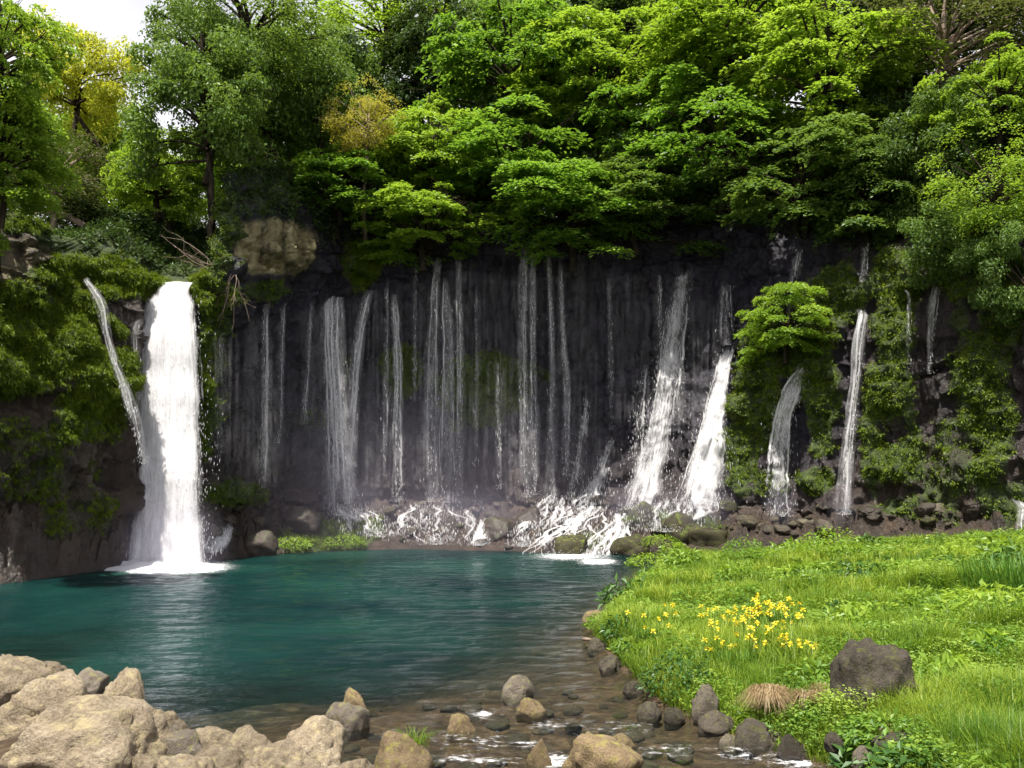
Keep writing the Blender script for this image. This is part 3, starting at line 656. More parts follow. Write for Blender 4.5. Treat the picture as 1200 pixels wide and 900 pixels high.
for i, (u, vt, vb, w, d) in enumerate(FAR):
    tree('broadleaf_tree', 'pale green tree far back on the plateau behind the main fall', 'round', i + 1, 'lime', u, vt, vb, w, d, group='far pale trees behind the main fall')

# ------------------------------------------------------------------ undergrowth, ferns and moss on the rock
def scatter(n, weight, size, droop, seed, up=.6):
    r = np.random.default_rng(seed); area = np.linalg.norm(np.cross(np.gradient(CL, axis=0), np.gradient(CL, axis=1)), axis=-1)
    w = (area * weight).ravel(); k = r.choice(w.size, n, p=w / w.sum())
    p = CL.reshape(-1, 3)[k] + r.normal(size=(n, 3)) * .10; nr = NU.reshape(-1, 3)[k]
    return p, nr, r
def tufts(p, nr, r, m, ln, spread, droop, clump, wr=.45):
    """m leaves around each point, fanning outwards and hanging."""
    n = len(p); pc = np.repeat(p, m, 0); nc = np.repeat(nr, m, 0); N_ = n * m
    d = nrm(nc * 1.0 + r.normal(size=(N_, 3)) * spread + np.array([0, 0, .35]))
    pos = pc + d * (r.uniform(0, 1, N_) * clump)[:, None]
    ax = nrm(d + np.array([0, 0, -droop]) * r.uniform(.4, 1.2, N_)[:, None]); nor = nrm(np.array([0, 0, 1.]) + .5 * nc + r.normal(size=(N_, 3)) * .45)
    L = r.uniform(ln[0], ln[1], N_); t = np.clip(np.repeat(r.normal(.5, .16, n), m) + r.normal(size=N_) * .13, 0, 1)
    return leaf_quads(pos, ax, nor, L, L * wr * r.uniform(.8, 1.2, N_), t)
nse = fbm(CL * .5, 4, 91)
wgt = np.maximum(moss - .35 + nse * .5, 0) * (T2 < 6.4)
p, nr, r = scatter(17000, wgt * smooth(225, 245, PU) * (1 + 3.5 * (np.abs(PU - 540) < 125)), 0, 0, 5)
v, f, t = tufts(p, nr, r, 14, (.07, .19), .7, 1.1, .30)
p, nr, r = scatter(15000, wgt * smooth(245, 225, PU), 0, 0, 15)
v_b, f_b, t_b = tufts(p, nr, r, 16, (.12, .34), .8, 1.3, .16, .16)
f = np.concatenate([f, f_b + len(v)]); v = np.concatenate([v, v_b]); t = np.concatenate([t, t_b])
tag(obj('moss_and_ferns', make_mesh('moss_and_ferns', v, f, {'tint': t}, smooth_shade=False, mat=M['moss'])), 'bright moss and hanging ferns on the wet cliff ledges', 'moss', kind='stuff')
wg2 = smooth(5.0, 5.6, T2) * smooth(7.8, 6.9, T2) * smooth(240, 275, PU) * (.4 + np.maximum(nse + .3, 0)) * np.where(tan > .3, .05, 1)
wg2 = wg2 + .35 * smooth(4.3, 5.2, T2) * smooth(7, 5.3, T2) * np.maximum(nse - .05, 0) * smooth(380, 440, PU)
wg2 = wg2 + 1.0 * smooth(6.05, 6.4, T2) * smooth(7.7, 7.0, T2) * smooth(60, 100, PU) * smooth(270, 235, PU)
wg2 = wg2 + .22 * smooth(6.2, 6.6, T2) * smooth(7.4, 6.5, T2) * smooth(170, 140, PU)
p, nr, r = scatter(12500, wg2, 0, 0, 6)
v, f, t = tufts(p, nr, r, 14, (.18, .40), .9, .6, .6)
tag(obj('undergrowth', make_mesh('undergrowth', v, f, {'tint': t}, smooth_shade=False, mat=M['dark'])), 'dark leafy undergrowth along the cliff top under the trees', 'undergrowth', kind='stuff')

# ------------------------------------------------------------------ waterfalls
def fall(name, label, pts, dens, layers=3, off=.35, cat='waterfall', group=None, spray=60, edge=.28, drape=False, solid=False):
    pts = np.array(pts, float); r = np.random.default_rng(int(pts[0, 0] * 13 + pts[0, 1] * 7 + len(pts)))
    rows = np.arange(pts[0, 1], pts[-1, 1] + .1, 3.0); n = len(rows)
    U = np.interp(rows, pts[:, 1], pts[:, 0]); W = np.interp(rows, pts[:, 1], pts[:, 2])
    ks_ = min(13, (n // 2) * 2 - 1); U = np.convolve(np.pad(U, ks_ // 2, mode='reflect', reflect_type='odd'), np.ones(ks_) / ks_, 'valid')
    if not solid: U = U + np.cumsum(r.normal(size=n)) * .10 * (rows - rows[0]) / max(1, rows[-1] - rows[0])
    D = np.array([wall_depth(u, v, w) for u, v, w in zip(U, rows, W)]) - off
    D = np.minimum.accumulate(D); k = np.ones(9) / 9; D = np.minimum(np.convolve(np.pad(D, 4, 'edge'), k, 'valid'), D + .05)
    ctr = P(U, rows, D); wm = W / F * D
    ln = np.concatenate([[0], np.cumsum(np.linalg.norm(np.diff(ctr, axis=0), axis=1))]); LN = ln[-1]
    dd = np.full(n, float(dens)) if np.isscalar(dens) else np.interp(rows, pts[:, 1], dens)
    e = empty(name, ctr[-1]); tag(e, label, cat, group)
    bend = .9 * np.clip(1 - ln / .9, 0, 1) ** 2                       # the water rolls over its lip
    Vs, Fs, Ds, UVs, o = [], [], [], [], 0
    def ribbon(sc_, half, wn_, d_, seed, yo, l0=0., l1=1., nx=None):
        """one sheet: centre line sc_ (fraction of the width), half width wn_ metres."""
        nonlocal o
        nx = nx or max(5, int(half.max() * 2 / .14)); q = np.linspace(-1, 1, nx)
        X = ctr[:, None, :] + np.stack([(sc_ * wm)[:, None] + q[None, :] * half[:, None], (yo + bend)[:, None] + 0 * q[None, :] * half[:, None], 0 * q[None, :] * half[:, None]], -1)
        if drape:
            uu, vv = proj(X); dep = np.array([[wall_pt(uu[a, c], rows[a])[1] for c in range(nx)] for a in range(n)]) - .28
            X[..., 1] = np.minimum(dep, D[:, None] + 1.6) + yo[:, None]
        else:
            nn = fbm(np.stack([X[..., 0] * 2.2, X[..., 2] * .35, X[..., 1] * 0 + seed], -1), 3, 7); X[..., 1] += -.22 * nn - .30 * np.cos(q * np.pi / 2)[None, :] * np.minimum(half, .9)[:, None]
        X[..., 0] += (.05 if solid else .12) * fbm(np.stack([X[..., 2] * .6, X[..., 0] * .8, X[..., 1] * 0 + seed], -1), 3, 5)
        ed = smooth(1, 1 - 2 * edge, np.abs(q))[None, :]; f_ = ln / LN; rag = .16 * vnoise(np.stack([q * 2.5 + seed, 0 * q, 0 * q], -1), 5)
        lo = smooth(l0, l0 + .06, f_)[:, None] if not solid else np.ones((n, 1)); hi = 1 - smooth(l1 - .17, l1 - .02, f_[:, None] + rag[None, :]) if (not solid) else np.ones((n, nx))
        Ds.append((d_[:, None] + .42 * (ed - 1) + .25 * (lo - 1) + (d_[:, None] - .1) * (hi - 1)).ravel()); Vs.append(X.reshape(-1, 3)); Fs.append(grid_faces(n, nx) + o); o += n * nx
        UVs.append(np.stack([q[None, :] * half.mean() + 0 * half[:, None] + seed * 1.37, ln[:, None] + 0 * q[None, :] + seed * 5.3], -1).reshape(-1, 2))
    wv = (1 + (.07 if solid else .30) * fbm(np.stack([ln * .7, 0 * ln, 0 * ln + pts[0, 0]], -1), 3, 3))
    casc = cat == 'cascade'; thin = not (solid or drape)
    def flush(nm, mt):
        nonlocal o
        if Vs: obj(nm, make_mesh(nm, np.concatenate(Vs) - ctr[-1], np.concatenate(Fs), {'dens': np.concatenate(Ds)}, np.concatenate(UVs), mat=M[mt]), e)
        for l_ in (Vs, Fs, Ds, UVs): l_.clear()
        o = 0
    if not casc:
        for q in range(layers):
            ribbon(np.zeros(n), wm * (.5 if not thin else .58) * wv * (1 + .15 * q), None, (dd - .03 * q - (0 if solid else .04)) if not thin else np.clip(dd * 1.55 - .30, .18, 1), q * 9.1 + pts[0, 0], np.full(n, -.10 * q))
        flush('water_curtain', 'veil' if thin else 'fall')
    if not solid:                                                     # separate threads inside the veil
        for q in range(int(4 + wm.mean() * 2.2) if casc else int(2 + wm.mean() * (4 if thin else 3.0))):
            c0 = r.uniform(-.42, .42); c1 = np.clip(c0 + r.normal() * (.3 if casc else .10), -.55, .55); a0 = r.uniform(0, .45) ** (1.2 if casc else 2); a1 = r.uniform(.55, 1.12) if casc else r.uniform(.7, 1.05)
            hw_ = np.full(n, r.uniform(.08, .34) if casc else r.uniform(.03, .10)) * (1 + (.8 * ln / LN if not casc else .7 * fbm(np.stack([ln * 1.3, 0 * ln + q, 0 * ln], -1), 2, 4)))
            ribbon(np.linspace(c0, c1, n) + (.22 if casc else .05) * fbm(np.stack([ln * (.9 if casc else .5), 0 * ln + q * 3.3, 0 * ln], -1), 3, 9), hw_, None, dd + r.uniform(-.08, .16) - (.04 if casc else 0), q * 4.7 + 50, np.full(n, -.12 - .05 * (q % 4)), a0, a1, 5)
        flush('water_threads', 'fall')
    if spray:
        ns = int(spray * (5.0 if solid or drape else 2.5)); kx = (r.uniform(0.03, 1, ns) ** .8 * (n - 1)).astype(int)
        lat = r.normal(size=ns) * (.30 if not solid else .36)
        a = ctr[kx] + np.stack([lat * wm[kx] * wv[kx], -.3 + r.normal(size=ns) * .18, r.normal(size=ns) * .12], -1)
        if drape: a[:, 1] = [min(wall_pt(*[float(c) for c in proj(pp)])[1], D[k_] + 1.6) - .3 for pp, k_ in zip(a, kx)]
        nb = int(ns * .35); kb = n - 1; sp = nrm(r.normal(size=(nb, 3))) * (r.uniform(0, 1, nb) ** .8)[:, None] * np.array([.35 * wm[kb] + .5, .5, .7]); sp[:, 2] = np.abs(sp[:, 2])
        a = np.concatenate([a, ctr[kb] + sp + [0, -.4, 0]]); sz = r.uniform(.006, .017, len(a)) * (D.mean() / 60); st = np.concatenate([r.uniform(2.0, 9.0, ns), np.full(nb, 1.2)])
        pv, pf = drops(a - ctr[-1], sz, st); so = obj('spray', make_mesh('spray', pv, pf, smooth_shade=True, mat=M['foam']), e); so['kind'] = 'stuff'
    return e, ctr, wm
OCT = np.array([[1, 0, 0], [-1, 0, 0], [0, 1, 0], [0, -1, 0], [0, 0, 1.6], [0, 0, -1.6]], float)
OCF = np.array([[0, 2, 4], [2, 1, 4], [1, 3, 4], [3, 0, 4], [2, 0, 5], [1, 2, 5], [3, 1, 5], [0, 3, 5]])
def drops(p, sz, st):
    n = len(p); V = p[:, None] + OCT[None] * sz[:, None, None] * np.stack([0 * st + 1, 0 * st + 1, st], -1)[:, None, :]; Fc = OCF[None] + (np.arange(n) * 6)[:, None, None]
    return V.reshape(-1, 3), Fc.reshape(-1, 3)

FALLS = [  # label, path (u, row, width px), density, layers, spray
 ('broad white main waterfall plunging into the pool on the left', [(206,329,27),(206,345,31),(200,358,44),(201,430,53),(200,520,57),(198,600,60),(196,664,72)], [.86,.90,.92,.90,.88,.87,.95], 4, 1100),
 ('slanting trickle running down the mossy cliff left of the main fall', [(95,322,5),(108,337,8),(121,352,10),(126,395,6),(138,428,7),(153,472,10),(164,512,8),(170,545,5)], .66, 3, 60),
 ('sheer thin veil tucked between the slanting trickle and main fall', [(160,372,14),(161,420,16),(164,500,12)], .42, 2, 20),
 ('hair-thin strand just right of the main fall beside moss', [(260,385,5),(259,430,6),(257,475,8),(259,540,6)], .50, 2, 20),
 ('long thin strand left of the pair by the rainbow mist', [(312,352,6),(311,430,8),(309,500,9),(307,580,10)], .60, 3, 60),
 ('faint short strand between the long thin strand and bright double fall', [(333,352,4),(331,420,5),(328,520,5)], .52, 2, 20),
 ('faint strand just left of the bright double fall', [(366,345,5),(362,420,6),(356,500,7)], .46, 2, 20),
 ('wide bright left half of the double fall under the light green maple', [(390,346,18),(390,400,22),(394,470,24),(396,540,26),(399,604,38)], [.88,.80,.76,.74,.80], 3, 160),
 ('arching right half of the double fall curving down to the left', [(434,338,8),(426,365,11),(418,410,12),(413,480,12),(408,590,14)], .66, 3, 70),
 ('single bright strand next right of the double fall', [(462,342,6),(464,380,8),(467,440,9),(466,500,10),(468,590,12)], .66, 3, 70),
 ('thread of water close beside the single bright strand', [(454,318,4),(453,400,5),(452,560,7)], .48, 2, 20),
 ('thread of water hanging left of the triple veil', [(487,305,4),(486,400,5),(485,470,6)], .44, 2, 20),
 ('left strand of the triple veil near the cliff centre', [(514,300,8),(509,340,9),(506,420,12),(503,590,16)], .58, 3, 60),
 ('middle strand of the triple veil fanning into drops', [(522,322,5),(523,360,9),(526,420,13),(520,590,18)], .56, 3, 50),
 ('right strand of the triple veil under drooping maple', [(538,298,7),(539,380,8),(540,450,8),(538,590,12)], .52, 3, 40),
 ('thread of water right of the triple veil over the green moss patch', [(558,330,4),(559,440,5),(557,590,7)], .44, 2, 20),
 ('short thread of water on the right of the green moss patch', [(584,420,4),(583,480,5),(587,575,7)], .48, 2, 20),
 ('left of the long twin strands at the cliff centre', [(616,286,8),(613,340,9),(612,420,9),(615,500,9),(618,585,11)], .60, 3, 60),
 ('right of the long twin strands at the cliff centre', [(625,286,6),(624,380,7),(625,460,9),(627,580,11)], .56, 3, 50),
 ('fine strand right of the long twin strands', [(642,292,4),(645,350,6),(647,420,7),(646,590,14)], .52, 3, 40),
 ('fine strand ending above the low fanned trickles', [(657,300,4),(659,380,6),(664,460,9),(662,560,10)], .50, 3, 40),
 ('low fanned trickle springing from mid wall left of the hooked one', [(689,462,4),(686,490,8),(678,540,12),(668,585,12)], .58, 3, 40),
 ('low bright trickle hooking down the rocks under the faint strand', [(718,512,7),(712,530,12),(703,552,14),(694,580,16),(686,602,22)], .54, 3, 80),
 ('faint strand alone on the dark wall left of the wide stepped fall', [(714,318,5),(715,400,6),(716,505,8)], .44, 2, 20),
 ('thin side veil along the left of the wide stepped fall', [(757,425,10),(752,470,18),(748,540,18)], .46, 2, 30),
 ('wide stepped fall spreading over the rocks right of centre', [(806,306,14),(800,335,20),(792,375,30),(788,420,34),(780,470,34),(770,520,38),(758,560,50),(748,598,62)], [.54,.58,.58,.66,.60,.62,.66,.70], 4, 260),
 ('thread of water above the upper left of the wide stepped fall', [(773,318,4),(772,370,6),(774,415,9)], .46, 2, 20),
 ('strong white chute left of the small cliff maple', [(857,404,15),(850,430,16),(842,470,20),(834,520,27),(827,560,42),(822,596,58)], [.70,.74,.76,.78,.80,.80], 4, 320),
 ('dim veil hanging above the strong white chute', [(850,330,14),(848,370,17),(850,405,22)], .44, 2, 20),
 ('misty fall below the small cliff maple', [(942,425,10),(934,455,22),(925,480,26),(918,530,28),(913,606,30)], [.56,.70,.70,.62,.58], 3, 120),
 ('slim fall dropping between two mossy buttresses', [(1013,360,9),(1006,395,11),(1003,440,10),(998,480,11),(992,530,12),(986,604,16)], [.86,.80,.74,.74,.70,.60], 3, 90),
 ('small trickle high on the brown right wall', [(1099,328,6),(1093,360,9),(1090,390,6),(1089,440,4)], .58, 2, 20),
 ('hair-thin trickle at the left side of the brown right wall', [(1065,335,4),(1063,380,4),(1064,430,4)], .46, 2, 10),
 ('dim plume falling in the recess behind the small cliff maple', [(938,290,8),(932,315,10),(930,335,10)], .48, 2, 10),
 ('dim plume falling high above the slim buttress fall', [(1014,286,7),(1012,305,9),(1010,332,9)], .48, 2, 10),
 ('sliver of falling water at the right edge of the wall', [(1198,585,8),(1197,610,10),(1195,632,12)], .66, 2, 20),
]
fall_data = {}
for lb, pts, dn, ly, sp in FALLS:
    main = pts[0][0] == 206
    e, ctr, wm = fall('waterfall', lb, pts, dn, ly, off=.6 if main else .3, spray=sp, edge=.16 if main else .35, solid=main, drape=pts[0][0] in (806, 857, 942, 718, 689, 757))
    fall_data[pts[0][0]] = (e, ctr, wm)

rv_ = np.random.default_rng(55)
LIPU, LIPR = [250, 300, 400, 480, 560, 650, 740, 850], [372, 354, 344, 312, 300, 294, 306, 330]
uq = 262.
while uq < 845:
    wq = rv_.uniform(16, 46); top_ = float(np.interp(uq, LIPU, LIPR)) + rv_.uniform(-4, 26); end_ = rv_.uniform(560, 604) - (60 if uq > 730 else 0)
    rows = np.arange(top_, end_, 5.); n_ = len(rows); nx = max(6, int(wq / 3)); q = np.linspace(-1, 1, nx)
    dq = np.minimum.accumulate(np.array([wall_depth(uq, v_, wq) for v_ in rows])) - .18
    c_ = P(np.full(n_, uq), rows, dq); hw = wq / 2 / F * dq * (1 + .25 * np.linspace(0, 1, n_))
    X = c_[:, None, :] + np.stack([q[None, :] * hw[:, None], 0 * q[None, :] * hw[:, None], 0 * q[None, :] * hw[:, None]], -1)
    X[..., 1] -= .25 * fbm(X * np.array([1.5, 0, .25]), 3, 8) + .15; ln_ = c_[0, 2] - c_[:, 2]
    dn_ = rv_.uniform(.13, .34) * smooth(1, .25, np.abs(q))[None, :] * (smooth(0, 1.2, ln_) * smooth(ln_[-1], ln_[-1] - 3, ln_))[:, None]
    uvq = np.stack([q[None, :] * hw[:, None] * 1.0 + uq, ln_[:, None] + 0 * q[None, :] + uq * .37], -1)
    o = obj('waterfall', make_mesh('waterfall', X.reshape(-1, 3) - c_[-1], grid_faces(n_, nx), {'dens': dn_.ravel()}, uvq.reshape(-1, 2), mat=M['veil'])); o.location = [float(k) for k in c_[-1]]
    tag(o, 'faint soft veil of trickles blurring the dark central wall between the brighter strands', 'waterfall', 'faint veils on the central wall'); uq += rv_.uniform(9, 26)
# white water tumbling over the rubble
def cascade(label, pts, dens=.72):
    return fall('cascade', label, pts, dens, 2, off=.25, cat='cascade', spray=160, drape=True, edge=.45)
cascade('white cascade spilling over rubble to the pool right of centre', [(704,594,30),(692,612,60),(682,632,92),(674,655,116)], .82)
cascade('short white cascade beside mossy stones at the pool edge', [(740,602,34),(730,622,40),(716,640,54),(704,658,66)], .88)
cascade('narrow white spill left of the pool-edge white cascade', [(655,580,20),(642,598,40),(628,616,46),(614,640,50)], .80)
cascade('bent white spill running down brown rock left of the stepped fall', [(712,548,14),(698,572,24),(686,592,44),(664,612,60)], .80)
cascade('foaming rubble run-off below the triple veil', [(508,590,80),(505,606,98),(504,622,92),(512,640,66)], .70)
cascade('foaming run-off at the foot of the bright double fall', [(398,590,40),(404,602,60),(424,614,66),(446,630,60)], .78)
cascade('small twin spout pouring over a dark hollow stone', [(566,612,8),(564,626,10),(560,640,22)], .72)
cascade('little white spill at the pool edge right of the main fall', [(262,620,7),(256,632,8),(250,648,12)], .74)
cascade('white run-off fanning below the strong white chute', [(812,584,64),(804,598,84),(790,612,70),(776,624,50)], .78)

# foam where the main fall strikes the pool
def foam_pad(name, label, ctr, rx, ry, hgt, seed, n=44):
    r = np.random.default_rng(seed); a = np.linspace(0, 2 * np.pi, 65)[:-1]; rr = np.linspace(0, 1, n)
    A, R_ = np.meshgrid(a, rr, indexing='ij'); ed = 1 + .75 * fbm(np.stack([np.cos(A) * 3.2, np.sin(A) * 2, 0 * A + seed], -1), 4, 3)
    X = np.cos(A) * R_ * rx * ed; Y = np.sin(A) * R_ * ry * ed
    Z = hgt * np.exp(-(R_ * 1.9) ** 2) * (1 + 1.3 * fbm(np.stack([X * .9, Y * .9, 0 * X], -1), 4, 6)) + .14 * (1 - R_ ** 3) * (1 + 2.2 * fbm(np.stack([X * 2.5, Y * 2.5, 0 * X], -1), 4, 9)) - .05 * R_ ** 4
    V = np.stack([X, Y, Z], -1).reshape(-1, 3); m_ = n; i = np.arange(64)[:, None]; j = np.arange(m_ - 1)[None, :]
    Fc = np.stack([i * m_ + j, ((i + 1) % 64) * m_ + j, ((i + 1) % 64) * m_ + j + 1, i * m_ + j + 1], -1).reshape(-1, 4)
    o = obj(name, make_mesh(name, V, Fc, mat=M['foam'])); o.location = [float(c) for c in ctr]; tag(o, label, 'foam', kind='stuff'); return o
mf = fall_data[206][1][-1]
foam_pad('foam', 'white foam spreading where the main fall strikes the pool', (mf[0] + .1, mf[1] - .6, .0), 4.7, 2.0, .6, 3)
# drifting spray in front of the wet wall
def mist(name, label, c, rad, dens):
    m, out, N, L = new_mat(name)
    tc = N('TexCoord').outputs['Object']; ln_ = N('VectorMath', operation='LENGTH'); L(tc, ln_.inputs[0])
    f_ = N('MapRange'); f_.interpolation_type = 'SMOOTHSTEP'; L(ln_.outputs['Value'], f_.inputs[0]); f_.inputs[1].default_value = 1.0; f_.inputs[2].default_value = .1; f_.inputs[3].default_value = 0; f_.inputs[4].default_value = dens
    pv = N('VolumePrincipled'); pv.inputs['Color'].default_value = (.82, .78, 1.0, 1); L(f_.outputs[0], pv.inputs['Density']); L(pv.outputs[0], out.inputs['Volume'])
    V, Fc = ico(3); o = obj(name, make_mesh(name, V, Fc, mat=m)); o.location = [float(k) for k in c]; o.scale = rad; tag(o, label, 'mist', kind='stuff'); return o
def ico(sub):
    import bmesh
    b = bmesh.new(); bmesh.ops.create_icosphere(b, subdivisions=sub, radius=1); b.verts.ensure_lookup_table()
    V = np.array([v.co[:] for v in b.verts]); Fc = np.array([[v.index for v in f.verts] for f in b.faces]); b.free(); return V, Fc
mist('mist', 'thin pale spray drifting in front of the centre of the wet wall', (-9, 70, 2), (26, 11, 14), .0075)
for lb_, u_, v_, d_, rd_, dn_ in [('spray at the foot of the wide stepped fall', 748, 592, 67, (4.2, 2.2, 2.4), .07), ('spray at the foot of the strong white chute', 822, 590, 65.5, (3.2, 2.0, 2.6), .08), ('low spray under the bright double fall', 405, 588, 74, (5, 2.5, 2.8), .05), ('low spray under the triple veil and twin strands', 540, 600, 75, (9, 3, 2.8), .045), ('spray under the misty fall below the small cliff maple', 914, 590, 62.5, (1.6, 1.2, 2.2), .08), ('spray under the slim buttress fall', 987, 592, 60, (1.3, 1.0, 2.0), .08)]:
    mist('mist', lb_, P(u_, v_, d_), rd_, dn_)
mist('mist', 'white spray rising round the foot of the main fall', (mf[0] + .3, mf[1] - 1.2, 1.0), (4.6, 3.0, 4.6), .10)
# ------------------------------------------------------------------ rocks
def ico(sub):
    import bmesh
    b = bmesh.new(); bmesh.ops.create_icosphere(b, subdivisions=sub, radius=1); b.verts.ensure_lookup_table()
    V = np.array([v.co[:] for v in b.verts]); Fc = np.array([[v.index for v in f.verts] for f in b.faces]); b.free(); return V, Fc
ICO = {k: ico(k) for k in (3, 4, 5)}
PLANES = {131: [((0, -.12, 1), .70), ((-1, -.35, .12), .80), ((1, -.25, .30), .88), ((.15, -1, -.35), .78), ((-.25, -1, .55), .80), ((.6, -.8, .1), .86), ((0, 1, .2), .9), ((-.7, .1, .8), .84), ((.75, .1, .75), .86), ((0, 0, -1), .7)]}
def rock_mesh(seed, sub=4, angular=.8, rough=.06):
    r = np.random.default_rng(seed); V, Fc = ICO[sub]; d = nrm(V)
    n = 10 if angular > .75 else 14; pn = nrm(r.normal(size=(n, 3))); pd = r.uniform(.62, 1.0, n)
    if seed in PLANES: pn = nrm(np.array([q[0] for q in PLANES[seed]], float)); pd = np.array([q[1] for q in PLANES[seed]])
    c = d @ pn.T; q = np.where(c > .12, pd[None] / np.maximum(c, .12), 9.)
    kk = 14.0 if angular < .75 else 55.0; rad = -np.log(np.exp(-kk * np.minimum(q, 1.35)).sum(1) + np.exp(-kk * 1.12)) / kk + .10
    rad = angular * rad + (1 - angular) * .95
    rad += rough * fbm(d * 2.2 + seed, 5, seed) * 2 + rough * .6 * fbm(d * 6 + seed, 5, seed + 3) * 1.6 - rough * .9 * np.exp(-(np.abs(vnoise(d * 2.1 + seed, seed + 8)) / .07) ** 2) * (angular > .75)
    if angular > .8 and sub > 3:
        w1, w2, wi = worley(d * 2.3 + seed * 3.7, seed); rad += .15 * (wi - .5) * smooth(.0, .18, w2 - w1) - .05 * (1 - smooth(0, .07, w2 - w1))
    v = d * rad[:, None]; return v / np.array([np.ptp(v[:, 0]), np.ptp(v[:, 1]), np.ptp(v[:, 2])])[None] , Fc     # unit box
ROCKS = {}
def rock_me(seed, sub, ang, mat):
    key = (seed, sub, ang)
    if key not in ROCKS:
        v, f = rock_mesh(seed, sub, ang); ROCKS[key] = make_mesh('rock', v, f, mat=M[mat])
    return ROCKS[key]
def rock(label, u, v, w, h, mat, depth=None, seed=0, ang=.85, sub=4, name='rock', group=None, rot=None, dsc=.85, sink=.25, tilt=.0):
    """centre pixel and pixel size; without a depth it sits on the ground or bed under its foot."""
    if depth is None:
        z = 0.; 
        for _ in range(6):
            g = G(u, v + h / 2 - 1, z); z = max(float(ground_z(g[0], g[1])[0]), 0.)
        depth = float(g[1])
    c = P(u, v, depth); W = w / F * depth; H = h / F * depth
    hh = H * (1 + sink); o = obj(name, rock_me(seed, sub, ang, mat), None, M[mat])
    D_ = max(W * dsc, H * .9)
    o.location = (float(c[0]), float(c[1]) + D_ * .25, float(c[2]) - H * sink / 2); o.scale = (W, D_, hh)
    o.rotation_euler = (tilt, tilt * .5, 0) if rot is None else (tilt, 0, rot)
    tag(o, label, 'rock', group); return o, np.array(o.location)

FRONT = [
 ('pale blocky rock at the very left end of the near bank, topmost', 14, 800, 64, 56, 12.6), ('small flat-topped pale rock on the crest of the near bank', 46, 795, 44, 30, 13.0),
 ('greyish round rock between the flat-topped rock and the peaked one', 92, 810, 56, 42, 12.6), ('pale peaked rock standing highest beside the water on near bank', 134, 832, 52, 68, 11.9),
 ('large sloping pale rock filling the left of the near bank', 42, 842, 124, 80, 11.0), ('biggest rounded boulder at the bottom left corner', 72, 888, 176, 90, 9.6),
 ('pale rock sloping into the water right of the peaked rock', 178, 862, 62, 48, 11.6), ('small dark grey stone wedged right of the sloping waterside rock', 205, 868, 30, 28, 11.2),
 ('flat pale slab under the wedged grey stone', 190, 893, 90, 46, 10.2), ('rounded pale rock in the middle of the near bank', 246, 876, 62, 40, 11.0),
 ('pale rock at the bottom edge under the bank end boulder', 318, 912, 90, 50, 9.6), ('low buff rock at the bottom edge between bank end boulder and stream', 402, 914, 60, 40, 10.2), ('buff rock filling the bottom edge below the flat slab', 205, 914, 70, 44, 9.3),
 ('pale rock with a cracked face left of the end boulder', 288, 890, 62, 48, 10.5), ('large angular boulder ending the near bank on the right', 350, 886, 98, 66, 10.3),
 ('low pale rock at the bottom edge below the rounded one', 245, 908, 90, 44, 9.7), ('brownish rock tucked behind the biggest boulder', 112, 858, 60, 46, 10.9), ('small rock at the bottom edge right of the biggest boulder', 160, 905, 50, 40, 9.6)]
for i, (lb, u, v, w, h, d) in enumerate(FRONT):
    rock(lb, u, v, w * 1.12, h * 1.1, 'grey_rock' if 'grey' in lb else 'pale_rock', d, seed=40 + i, ang=1.0, sub=5, name='boulder', sink=.4, dsc=.95, tilt=.1 * math.sin(i * 2.3))
STREAM = [
 ('flat grey rock at the near end of the pool right of the bank', 405, 839, 54, 34, 'grey_rock'), ('mossy pale stone stacked behind the flat grey rock', 414, 819, 30, 22, 'tan_rock'),
 ('small pale stone alone in the shallow stream', 538, 848, 34, 18, 'tan_rock'), ('tan rock with a tuft of grass at the bottom of the stream', 463, 885, 76, 42, 'tan_rock'),
 ('pale grey rock upstream standing out in the brown shallows', 608, 806, 38, 22, 'grey_rock'), ('half-sunk mossy stone below the pale grey upstream rock', 620, 829, 36, 17, 'tan_rock'),
 ('upright tan stone among the white rapids', 632, 882, 32, 30, 'tan_rock'), ('broad flat brown rock at the bottom of the rapids', 708, 886, 96, 46, 'tan_rock'),
 ('low brown stone barely breaking the rapids', 672, 846, 22, 9, 'brown_rock'), ('flat tan stone right behind the broad brown rock', 730, 869, 34, 15, 'tan_rock'),
 ('yellowish stone at the tip of the grassy bank', 699, 722, 30, 17, 'tan_rock'), ('brown stone under the overhanging grass tip', 702, 756, 26, 13, 'brown_rock'), ('brown rounded stone below the grass tip', 715, 777, 28, 17, 'brown_rock'),
 ('reddish stone in the water off the grass edge', 762, 833, 30, 18, 'brown_rock'), ('dark wet stone at the foot of the grass edge', 742, 806, 24, 14, 'brown_rock'), ('small stone near the grey egg-shaped rock', 790, 838, 26, 16, 'brown_rock'),
 ('grey egg-shaped rock leaning on the grass edge', 827, 817, 32, 28, 'grey_rock'), ('slanted brown rock below the grey egg-shaped rock', 842, 848, 42, 24, 'brown_rock'), ('little pale stone at the waterline below the slanted rock', 857, 868, 24, 15, 'grey_rock'),
 ('brown rock under the dry straw tussock', 897, 862, 60, 34, 'brown_rock'), ('dark wet rock right of the straw tussock', 932, 878, 44, 24, 'wet_rock'), ('dark stone in the grass right of the wet rock', 978, 866, 22, 14, 'brown_rock'),
 ('pale upright stone at the bottom edge of the grass', 1018, 890, 30, 26, 'grey_rock'), ('flat stone behind the pale upright stone', 1052, 872, 44, 22, 'brown_rock')]
for i, (lb, u, v, w, h, mt) in enumerate(STREAM):
    rock(lb, u, v, w, h, mt, None, seed=80 + i, ang=.95, sub=4, sink=1.1 if (u < 740 and w < 60) else .8, tilt=.08 * math.sin(i * 1.7))
big_o, big_c = rock('large brown boulder lying in the green meadow', 1034, 800, 96, 84, 'brown_rock', None, seed=131, ang=1.0, sub=5, name='boulder', sink=.2, rot=.0)
